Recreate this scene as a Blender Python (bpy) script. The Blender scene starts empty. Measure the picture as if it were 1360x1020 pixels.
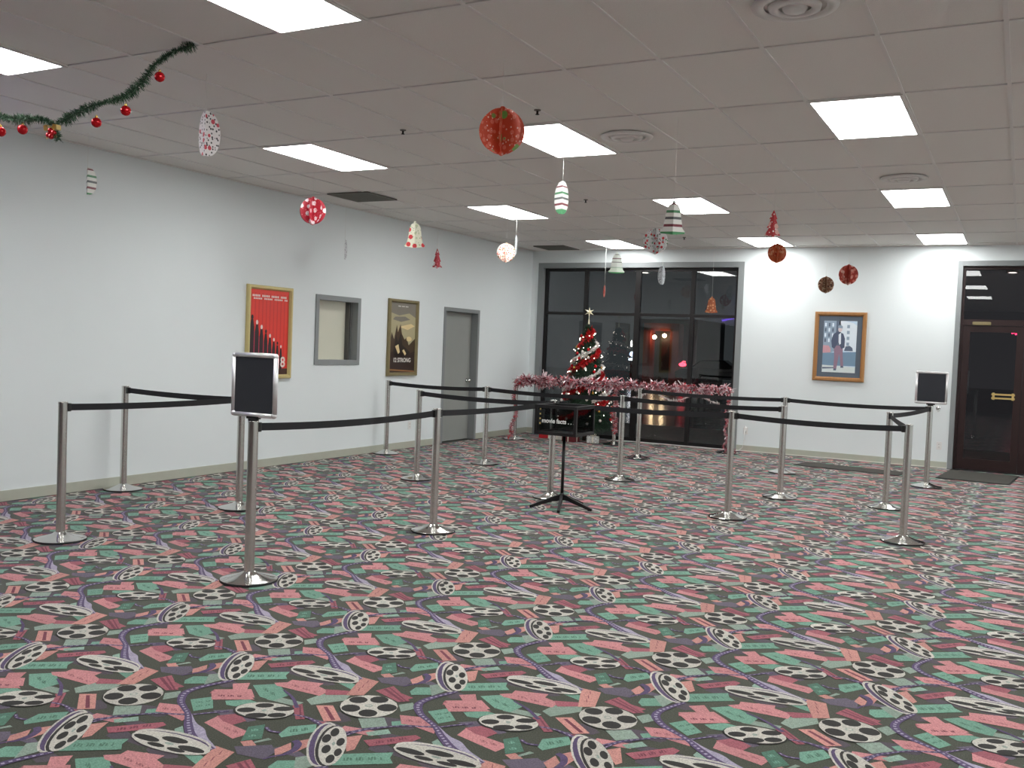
import bpy, bmesh, math, random
import numpy as np
from mathutils import Vector, Matrix, Euler
SC = bpy.context.scene
COL = SC.collection
PI = math.pi
rnd = random.Random(7)

# ------------------------------------------------------------------ helpers
class MB:
    """collects faces, then links them as ONE mesh object"""
    def __init__(s): s.v = []; s.f = []; s.m = []; s.s = []
    def face(s, pts, m=0, smooth=False):
        n = len(s.v); s.v += [tuple(p) for p in pts]; s.f.append(tuple(range(n, n + len(pts)))); s.m.append(m); s.s.append(smooth)
    def box(s, a, b, m=0, M=None):
        x0, y0, z0 = a; x1, y1, z1 = b
        c = [(x0,y0,z0),(x1,y0,z0),(x1,y1,z0),(x0,y1,z0),(x0,y0,z1),(x1,y0,z1),(x1,y1,z1),(x0,y1,z1)]
        if M is not None: c = [tuple(M @ Vector(q)) for q in c]
        n = len(s.v); s.v += c
        for q in ((0,3,2,1),(4,5,6,7),(0,1,5,4),(1,2,6,5),(2,3,7,6),(3,0,4,7)):
            s.f.append(tuple(n + i for i in q)); s.m.append(m); s.s.append(False)
        return s
    def lathe(s, prof, n=32, m=0, c=(0,0,0), smooth=True, caps=True):
        """prof: [(r,z)...]; a None entry breaks the shading"""
        segs = []; cur = []
        for p in prof:
            if p is None:
                segs.append(cur); cur = [cur[-1]]
            else: cur.append(p)
        segs.append(cur)
        for sg in segs:
            base = len(s.v)
            for r, z in sg:
                for i in range(n):
                    t = 2 * PI * i / n
                    s.v.append((c[0] + r * math.cos(t), c[1] + r * math.sin(t), c[2] + z))
            for k in range(len(sg) - 1):
                for i in range(n):
                    j = (i + 1) % n
                    s.f.append((base + k*n + i, base + k*n + j, base + (k+1)*n + j, base + (k+1)*n + i)); s.m.append(m); s.s.append(smooth)
        if caps:
            for (r, z), flip in ((segs[0][0], True), (segs[-1][-1], False)):
                if r > 1e-6:
                    ring = [(c[0] + r * math.cos(2*PI*i/n), c[1] + r * math.sin(2*PI*i/n), c[2] + z) for i in range(n)]
                    s.face(ring[::-1] if flip else ring, m)
        return s
    def tube(s, path, r, n=8, m=0, caps=True):
        P = [Vector(p) for p in path]; base = len(s.v)
        up = Vector((0, 0, 1)); prev = None
        for i, p in enumerate(P):
            t = (P[min(i+1, len(P)-1)] - P[max(i-1, 0)]).normalized()
            a = (prev - t * prev.dot(t)) if prev is not None else (t.cross(up) if abs(t.z) < .95 else t.cross(Vector((1, 0, 0))))
            a.normalize(); prev = a; b = t.cross(a)
            rr = r[i] if isinstance(r, (list, tuple)) else r
            for k in range(n):
                q = 2 * PI * k / n
                s.v.append(tuple(p + a * rr * math.cos(q) + b * rr * math.sin(q)))
        for i in range(len(P) - 1):
            for k in range(n):
                j = (k + 1) % n
                s.f.append((base+i*n+k, base+i*n+j, base+(i+1)*n+j, base+(i+1)*n+k)); s.m.append(m); s.s.append(True)
        if caps:
            s.f.append(tuple(base + k for k in range(n))[::-1]); s.m.append(m); s.s.append(False)
            s.f.append(tuple(base + (len(P)-1)*n + k for k in range(n))); s.m.append(m); s.s.append(False)
        return s
    def sphere(s, c, r, n=16, k=10, m=0):
        prof = [(max(r * math.sin(PI * i / k), 1e-5), -r * math.cos(PI * i / k)) for i in range(k + 1)]
        return s.lathe(prof, n, m, c, True, False)
    def extrude(s, pts, d, m=0):
        """planar polygon pts (3D) thickened by vector d"""
        d = Vector(d); P = [Vector(p) for p in pts]; Q = [p + d for p in P]; n = len(P)
        s.face(P, m); s.face(Q[::-1], m)
        for i in range(n):
            j = (i + 1) % n
            s.face([P[i], Q[i], Q[j], P[j]], m)
        return s
    def build(s, name, mats, parent=None, loc=None, rotz=0.0, bevel=0):
        me = bpy.data.meshes.new(name)
        me.from_pydata(s.v, [], s.f); me.update()
        me.polygons.foreach_set('material_index', s.m); me.polygons.foreach_set('use_smooth', s.s)
        for q in (mats if isinstance(mats, (list, tuple)) else [mats]): me.materials.append(q)
        bm = bmesh.new(); bm.from_mesh(me)
        bmesh.ops.recalc_face_normals(bm, faces=bm.faces); bm.to_mesh(me); bm.free()
        o = bpy.data.objects.new(name, me); COL.objects.link(o)
        if parent is not None: o.parent = parent
        if loc is not None: o.location = loc
        o.rotation_euler.z = rotz
        if bevel:
            b = o.modifiers.new('bevel', 'BEVEL'); b.width = bevel; b.segments = 2; b.limit_method = 'ANGLE'
        return o

def tag(o, label, cat, group=None):
    o['label'] = label; o['category'] = cat
    if group: o['group'] = group
    return o
def thing(name, label, cat, loc=(0,0,0), rotz=0, group=None):
    o = bpy.data.objects.new(name, None); COL.objects.link(o); o.empty_display_size = .1
    o.location = loc; o.rotation_euler = (0, 0, rotz)
    return tag(o, label, cat, group)
def structure(o): o['kind'] = 'structure'; return o
def stuff(o): o['kind'] = 'stuff'; return o
def dup(root, loc=None, rotz=None, label=None, group=None):
    r = root.copy(); COL.objects.link(r)
    if loc is not None: r.location = loc
    if rotz is not None: r.rotation_euler = (0, 0, rotz)
    if label: r['label'] = label
    if group: r['group'] = group
    for ch in list(root.children):
        c = ch.copy(); COL.objects.link(c); c.parent = r
        for g in list(ch.children):
            d = g.copy(); COL.objects.link(d); d.parent = c
    return r

# ------------------------------------------------------------------ materials
def srgb(r, g, b):
    f = lambda c: (c/255/12.92) if c/255 <= .04045 else ((c/255 + .055)/1.055)**2.4
    return (f(r), f(g), f(b), 1)
def mat(name, col, rough=.6, metal=0, spec=.5, noise=0, nscale=40, bump=0, emit=None, estr=0, sheen=0, stretch=None):
    m = bpy.data.materials.new(name); m.use_nodes = True
    nt = m.node_tree; b = nt.nodes['Principled BSDF']
    b.inputs['Base Color'].default_value = col; b.inputs['Roughness'].default_value = rough
    b.inputs['Metallic'].default_value = metal; b.inputs['Specular IOR Level'].default_value = spec
    if sheen: b.inputs['Sheen Weight'].default_value = sheen
    if noise or bump:
        tc = nt.nodes.new('ShaderNodeTexCoord'); mp = nt.nodes.new('ShaderNodeMapping'); nz = nt.nodes.new('ShaderNodeTexNoise')
        nz.inputs['Scale'].default_value = nscale; nz.inputs['Detail'].default_value = 4
        if stretch: mp.inputs['Scale'].default_value = stretch
        nt.links.new(tc.outputs['Object'], mp.inputs['Vector']); nt.links.new(mp.outputs[0], nz.inputs['Vector'])
        if noise:
            mx = nt.nodes.new('ShaderNodeMix'); mx.data_type = 'RGBA'
            mx.inputs['A'].default_value = tuple(c*(1-noise) for c in col[:3]) + (1,); mx.inputs['B'].default_value = tuple(min(1, c*(1+noise)) for c in col[:3]) + (1,)
            nt.links.new(nz.outputs['Fac'], mx.inputs['Factor']); nt.links.new(mx.outputs['Result'], b.inputs['Base Color'])
        if bump:
            bp = nt.nodes.new('ShaderNodeBump'); bp.inputs['Strength'].default_value = bump; bp.inputs['Distance'].default_value = .01
            nt.links.new(nz.outputs['Fac'], bp.inputs['Height']); nt.links.new(bp.outputs[0], b.inputs['Normal'])
    if emit:
        b.inputs['Emission Color'].default_value = emit; b.inputs['Emission Strength'].default_value = estr
    return m
def glass_mat(name, tint=(1,1,1,1), refl=.045):
    m = bpy.data.materials.new(name); m.use_nodes = True; nt = m.node_tree; nt.nodes.clear()
    out = nt.nodes.new('ShaderNodeOutputMaterial'); mx = nt.nodes.new('ShaderNodeMixShader')
    tr = nt.nodes.new('ShaderNodeBsdfTransparent'); gl = nt.nodes.new('ShaderNodeBsdfGlossy')
    tr.inputs['Color'].default_value = tint; gl.inputs['Roughness'].default_value = 0.0
    mx.inputs['Fac'].default_value = refl
    nt.links.new(tr.outputs[0], mx.inputs[1]); nt.links.new(gl.outputs[0], mx.inputs[2]); nt.links.new(mx.outputs[0], out.inputs['Surface'])
    return m
def pattern_mat(name, base, dots=(), stripes=None, rough=.45, scale_z=1.0):
    """printed gift wrap: voronoi dots and/or horizontal stripes in object space"""
    m = bpy.data.materials.new(name); m.use_nodes = True; nt = m.node_tree; b = nt.nodes['Principled BSDF']
    b.inputs['Roughness'].default_value = rough
    tc = nt.nodes.new('ShaderNodeTexCoord')
    cur = None
    if stripes:
        sp = nt.nodes.new('ShaderNodeSeparateXYZ'); nt.links.new(tc.outputs['Object'], sp.inputs[0])
        mr = nt.nodes.new('ShaderNodeMath'); mr.operation = 'MULTIPLY_ADD'; mr.inputs[1].default_value = 1/.3; mr.inputs[2].default_value = .5
        nt.links.new(sp.outputs['Z'], mr.inputs[0])
        rp = nt.nodes.new('ShaderNodeValToRGB'); rp.color_ramp.interpolation = 'CONSTANT'
        els = rp.color_ramp.elements
        while len(els) < len(stripes): els.new(.5)
        for e, (p, c) in zip(els, stripes): e.position = p; e.color = c
        nt.links.new(mr.outputs[0], rp.inputs[0]); cur = rp.outputs['Color']
    for sc, th, c, off in dots:
        mp = nt.nodes.new('ShaderNodeMapping'); mp.inputs['Location'].default_value = (off, off*.7, off*1.3)
        vo = nt.nodes.new('ShaderNodeTexVoronoi'); vo.inputs['Scale'].default_value = sc; vo.inputs['Randomness'].default_value = .8
        nt.links.new(tc.outputs['Object'], mp.inputs[0]); nt.links.new(mp.outputs[0], vo.inputs['Vector'])
        lt = nt.nodes.new('ShaderNodeMath'); lt.operation = 'LESS_THAN'; lt.inputs[1].default_value = th
        nt.links.new(vo.outputs['Distance'], lt.inputs[0])
        mx = nt.nodes.new('ShaderNodeMix'); mx.data_type = 'RGBA'; mx.inputs['B'].default_value = c
        if cur is None: mx.inputs['A'].default_value = base
        else: nt.links.new(cur, mx.inputs['A'])
        nt.links.new(lt.outputs[0], mx.inputs['Factor']); cur = mx.outputs['Result']
    if cur is None: b.inputs['Base Color'].default_value = base
    else: nt.links.new(cur, b.inputs['Base Color'])
    return m

GLASS_R = .085
WHITE = srgb(235,235,230); RED = srgb(190,30,35); GREEN = srgb(30,110,60)
M = dict(
    wall=mat('wall_paint', (.768,.815,.825,1), .75, noise=.012, nscale=3, spec=.3),
    base=mat('vinyl_baseboard', srgb(180,182,168), .5, noise=.05, nscale=12),
    caulk=mat('white_caulk', srgb(225,222,212), .5),
    tile=mat('ceiling_tile', (.80,.785,.755,1), .9, noise=.04, nscale=160, bump=.15, spec=.2),
    tbar=mat('ceiling_tbar', (.76,.75,.73,1), .6),
    casing=mat('grey_casing', srgb(136,140,141), .5, noise=.03, nscale=8),
    doorgrey=mat('grey_door_paint', srgb(150,153,149), .45, noise=.03, nscale=6),
    bronze=mat('dark_bronze_frame', srgb(40,38,38), .35, .4, noise=.1, nscale=10),
    brown=mat('dark_brown_door', srgb(48,32,32), .35, .2, noise=.1, nscale=10),
    glass=glass_mat('window_glass'),
    glass2=glass_mat('dark_window_glass', (.94,.95,.95,1), GLASS_R), smoke=glass_mat('smoked_glass', (.66,.68,.68,1), .09), glass3=glass_mat('entrance_glass', (.72,.64,.66,1), .055),
    tred2=mat('tinsel_bright_red', srgb(224,34,40), .3, .2), carpaint=mat('dark_car_paint', srgb(24,25,28), .25, .2),
    steel=mat('brushed_steel', (.66,.655,.63,1), .25, 1, noise=.06, nscale=30, stretch=(1,1,.03)),
    chrome=mat('polished_base', (.66,.65,.63,1), .12, 1),
    knob=mat('chrome_knob', (.75,.75,.74,1), .15, 1),
    rubber=mat('black_rubber', srgb(22,22,23), .6),
    belt=mat('black_webbing', srgb(20,20,24), .75, noise=.25, nscale=300, stretch=(1,1,4)),
    black=mat('black_plastic', srgb(20,19,20), .4, noise=.1, nscale=20),
    silver=mat('silver_snap_frame', (.80,.80,.81,1), .38, .7),
    sheet=mat('dark_grey_sheet', srgb(54,56,61), .22, noise=.05, nscale=5),
    gold=mat('gold_frame', srgb(204,188,132), .4, .25, noise=.08, nscale=14),
    brass=mat('antique_gold_frame', srgb(138,126,92), .42, .35, noise=.12, nscale=14),
    oak=mat('oak_frame', srgb(164,116,68), .4, noise=.22, nscale=24, stretch=(1,1,.12)),
    oakdark=mat('dark_oak_edge', srgb(104,66,34), .45, noise=.2, nscale=24),
    matboard=mat('grey_mat_board', srgb(92,102,114), .8, noise=.04, nscale=60),
    string=mat('white_string', srgb(225,225,220), .7),
    mat_rug=mat('dark_floor_mat', srgb(64,62,57), .95, noise=.25, nscale=220, bump=.3),
    white=mat('white_plastic', srgb(226,226,224), .4, noise=.02, nscale=9),
    grille=mat('dark_vent_grille', srgb(104,102,94), .6),
    grilledark=mat('vent_shadow', srgb(30,30,29), .9),
    needle=mat('pine_needle', srgb(46,78,54), .7, noise=.35, nscale=30),
    needle2=mat('pine_needle_light', srgb(104,140,110), .6, noise=.3, nscale=30),
    treeneedle=mat('tree_needle', srgb(20,50,30), .7, noise=.35, nscale=30),
    bark=mat('trunk_brown', srgb(60,44,32), .8, noise=.2, nscale=30),
    redball=mat('red_glass_bauble', srgb(190,14,26), .12, .35),
    whiteball=mat('pearl_bauble', srgb(232,226,222), .2, .1),
    goldball=mat('gold_bauble', srgb(206,168,88), .25, .8),
    goldribbon=mat('gold_ribbon', srgb(214,186,120), .35, .5),
    tpink=mat('tinsel_pink', srgb(228,162,170), .25, .5),
    twhite=mat('tinsel_white', srgb(244,228,232), .2, .45),
    tred=mat('tinsel_red', srgb(206,30,38), .3, .25),
    tdark=mat('tinsel_dark_red', srgb(140,66,80), .25, .5),
    tsilver=mat('tinsel_silver', srgb(236,236,230), .3, .25),
    star=mat('cream_star', srgb(236,226,196), .35, .2),
    bulb=mat('fairy_bulb', (1,.9,.75,1), .3, emit=(1,.90,.76,1), estr=16),
    lamp_on=mat('ceiling_diffuser', (.9,.9,.9,1), .5, emit=(.985,1.0,.985,1), estr=16.3),
    redpaper=mat('red_gift_paper', srgb(176,28,36), .35, noise=.06, nscale=20),
    maroonpaper=mat('maroon_gift_paper', srgb(104,28,36), .4, noise=.06, nscale=20),
    whitepaper=mat('white_gift_paper', srgb(226,222,214), .4, noise=.04, nscale=20),
    silverpaper=pattern_mat('silver_gift_paper', srgb(196,198,194), [(30,.35,srgb(240,240,238),0),(44,.25,srgb(120,124,122),3)]),
    ribbon=mat('gift_ribbon', srgb(232,226,210), .35, .2),
    asphalt=mat('wet_asphalt', srgb(40,42,43), .16, noise=.3, nscale=2, bump=.04),
    concrete=mat('night_concrete', srgb(70,70,68), .5, noise=.15, nscale=4),
    facade=mat('far_facade', srgb(78,80,82), .8, noise=.08, nscale=.6),
    redfascia=mat('red_brown_fascia', srgb(120,44,36), .6, noise=.1, nscale=2),
    darkdoor=mat('far_dark_door', srgb(26,24,24), .4),
    warmlamp=mat('warm_lamp', (1,.8,.5,1), .4, emit=(1,.72,.42,1), estr=40),
    whitelamp=mat('white_lamp', (1,1,1,1), .4, emit=(1,.95,.88,1), estr=14),
    downlamp=mat('canopy_downlight', (1,1,1,1), .4, emit=(1,.95,.86,1), estr=6),
    signlit=mat('store_sign_lit', (.8,.9,1,1), .4, emit=(.75,.86,1,1), estr=2.6),
    signblue=mat('store_sign_band', (.1,.3,.8,1), .4, emit=(.25,.5,1,1), estr=.9),
    redneon=mat('red_neon', (1,.05,.08,1), .4, emit=(1,.05,.09,1), estr=5),
    pinkneon=mat('pink_neon', (1,.1,.2,1), .4, emit=(1,.05,.16,1), estr=4),
    purpleneon=mat('purple_neon', (.3,.15,1,1), .4, emit=(.22,.10,1,1), estr=8),
    yellowlit=mat('lit_shop_window', (.6,.55,.35,1), .6, emit=(.85,.8,.5,1), estr=.13),
    burgundy=mat('burgundy_wall', srgb(74,46,50), .8, noise=.06, nscale=4),
    counter=mat('counter_laminate', srgb(150,150,148), .4, noise=.1, nscale=30),
    blind=mat('cream_blind', srgb(214,212,194), .8, noise=.02, nscale=5),
    jamb=mat('dark_jamb', srgb(92,92,88), .6),
)

# ------------------------------------------------------------------ camera
F_PX = 1270.33
yaw, pitch, roll = 0.4895, -0.0394, 0.0395
CAM = Vector((7.880, -15.402, 1.5454))
fw = Vector((-math.sin(yaw)*math.cos(pitch), math.cos(yaw)*math.cos(pitch), math.sin(pitch)))
rt = Vector((math.cos(yaw), math.sin(yaw), 0)); up = rt.cross(fw)
c_, s_ = math.cos(roll), math.sin(roll)
r2 = rt*c_ + up*s_; u2 = up*c_ - rt*s_
cd = bpy.data.cameras.new('camera'); cam = bpy.data.objects.new('camera', cd); COL.objects.link(cam)
cd.sensor_width = 36; cd.sensor_fit = 'HORIZONTAL'; cd.lens = 36*F_PX/1360; cd.clip_end = 300
cam.matrix_world = Matrix(((r2.x,u2.x,-fw.x,CAM.x),(r2.y,u2.y,-fw.y,CAM.y),(r2.z,u2.z,-fw.z,CAM.z),(0,0,0,1)))
SC.camera = cam
SC.view_settings.view_transform = 'Standard'; SC.view_settings.look = 'None'; SC.view_settings.gamma = 1
SC.view_settings.exposure = 0.0
w = bpy.data.worlds.new('night'); SC.world = w; w.use_nodes = True
w.node_tree.nodes['Background'].inputs[0].default_value = (.030,.0345,.037,1)
w.node_tree.nodes['Background'].inputs[1].default_value = 1.0

H = 3.269            # ceiling height
XR, YB, WT = 12.6, -19.0, .16

# ------------------------------------------------------------------ the room
WX0, WX1, WZ = .22, 3.75, 2.97          # big window opening
DX0, DX1, DZ = 7.035, 8.72, 2.975       # entrance opening
b = MB()
b.box((-WT,0,0),(WX0,WT,H)); b.box((WX0,0,WZ),(WX1,WT,H)); b.box((WX1,0,0),(DX0,WT,H)); b.box((DX0,0,DZ),(DX1,WT,H)); b.box((DX1,0,0),(XR+WT,WT,H))
structure(b.build('wall_back', M['wall']))
IY0, IY1, IZ0, IZ1 = -5.885, -5.085, 1.275, 2.045   # interior window
EY0, EY1, EZ1 = -2.865, -1.895, 2.055              # grey door
RY = -11.3                                        # start of the recess behind the frame
b = MB()
b.box((-WT,EY1,0),(0,0,H)); b.box((-WT,EY0,EZ1),(0,EY1,H)); b.box((-WT,IY1,0),(0,EY0,H))
b.box((-WT,IY0,0),(0,IY1,IZ0)); b.box((-WT,IY0,IZ1),(0,IY1,H)); b.box((-WT,RY,0),(0,IY0,H))
b.box((-WT,YB,2.42),(0,RY,H)); b.box((-WT,YB-WT,0),(0,YB,H))
structure(b.build('wall_left', M['wall']))
b = MB(); b.box((XR,YB,0),(XR+WT,0,H)); structure(b.build('wall_right', M['wall']))
b = MB(); b.box((0,YB-WT,0),(XR+WT,YB,H)); structure(b.build('wall_front', M['burgundy']))
b = MB(); b.box((-2.6,RY-.1,0),(-WT,RY,H)); b.box((-2.7,YB,0),(-2.6,RY,H)); b.box((-2.6,YB-WT,0),(-WT,YB,H))
structure(b.build('wall_recess', M['burgundy']))

# baseboards: vinyl strip with a pale bead along its foot
def baseboard(name, segs):
    b = MB()
    for (x0,y0,x1,y1) in segs:
        b.box((min(x0,x1),min(y0,y1),0),(max(x0,x1),max(y0,y1),.095),0)
    return structure(b.build(name, [M['base'], M['caulk']]))
bbk = MB()
for x0, x1 in ((0,.13),(3.845,6.965),(8.79,XR)):
    bbk.box((x0,-.012,0),(x1,0,.095),0); bbk.box((x0,-.022,0),(x1,-.012,.014),1)
structure(bbk.build('baseboard_back', [M['base'], M['caulk']]))
baseboard('baseboard_left', [(0,RY,.012,EY0-.055),(0,EY1+.055,.012,-.012)])
baseboard('baseboard_right', [(XR-.012,YB,XR,-.012)])

# ceiling: lay-in tiles on a grid of T-bars
b = MB(); b.box((-2.6,YB-WT,H+.008),(XR+WT,WT,H+.06),0)
GX, GY = 1.618, -8.749
k = -3
while GX + k*.6096 < XR:
    x = GX + k*.6096
    if x > 0.02: b.box((x-.012,YB,H),(x+.012,0,H+.012),1)
    k += 1
k = -9
while GY + k*1.2192 < 0:
    y = GY + k*1.2192
    if y > YB: b.box((0,y-.012,H+.0005),(XR,y+.012,H+.012),1)
    k += 1
b.box((0,YB,H-.004),(.022,0,H+.012),1); b.box((0,-.022,H-.004),(XR,0,H+.012),1)
structure(b.build('ceiling', [M['tile'], M['tbar']]))

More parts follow.
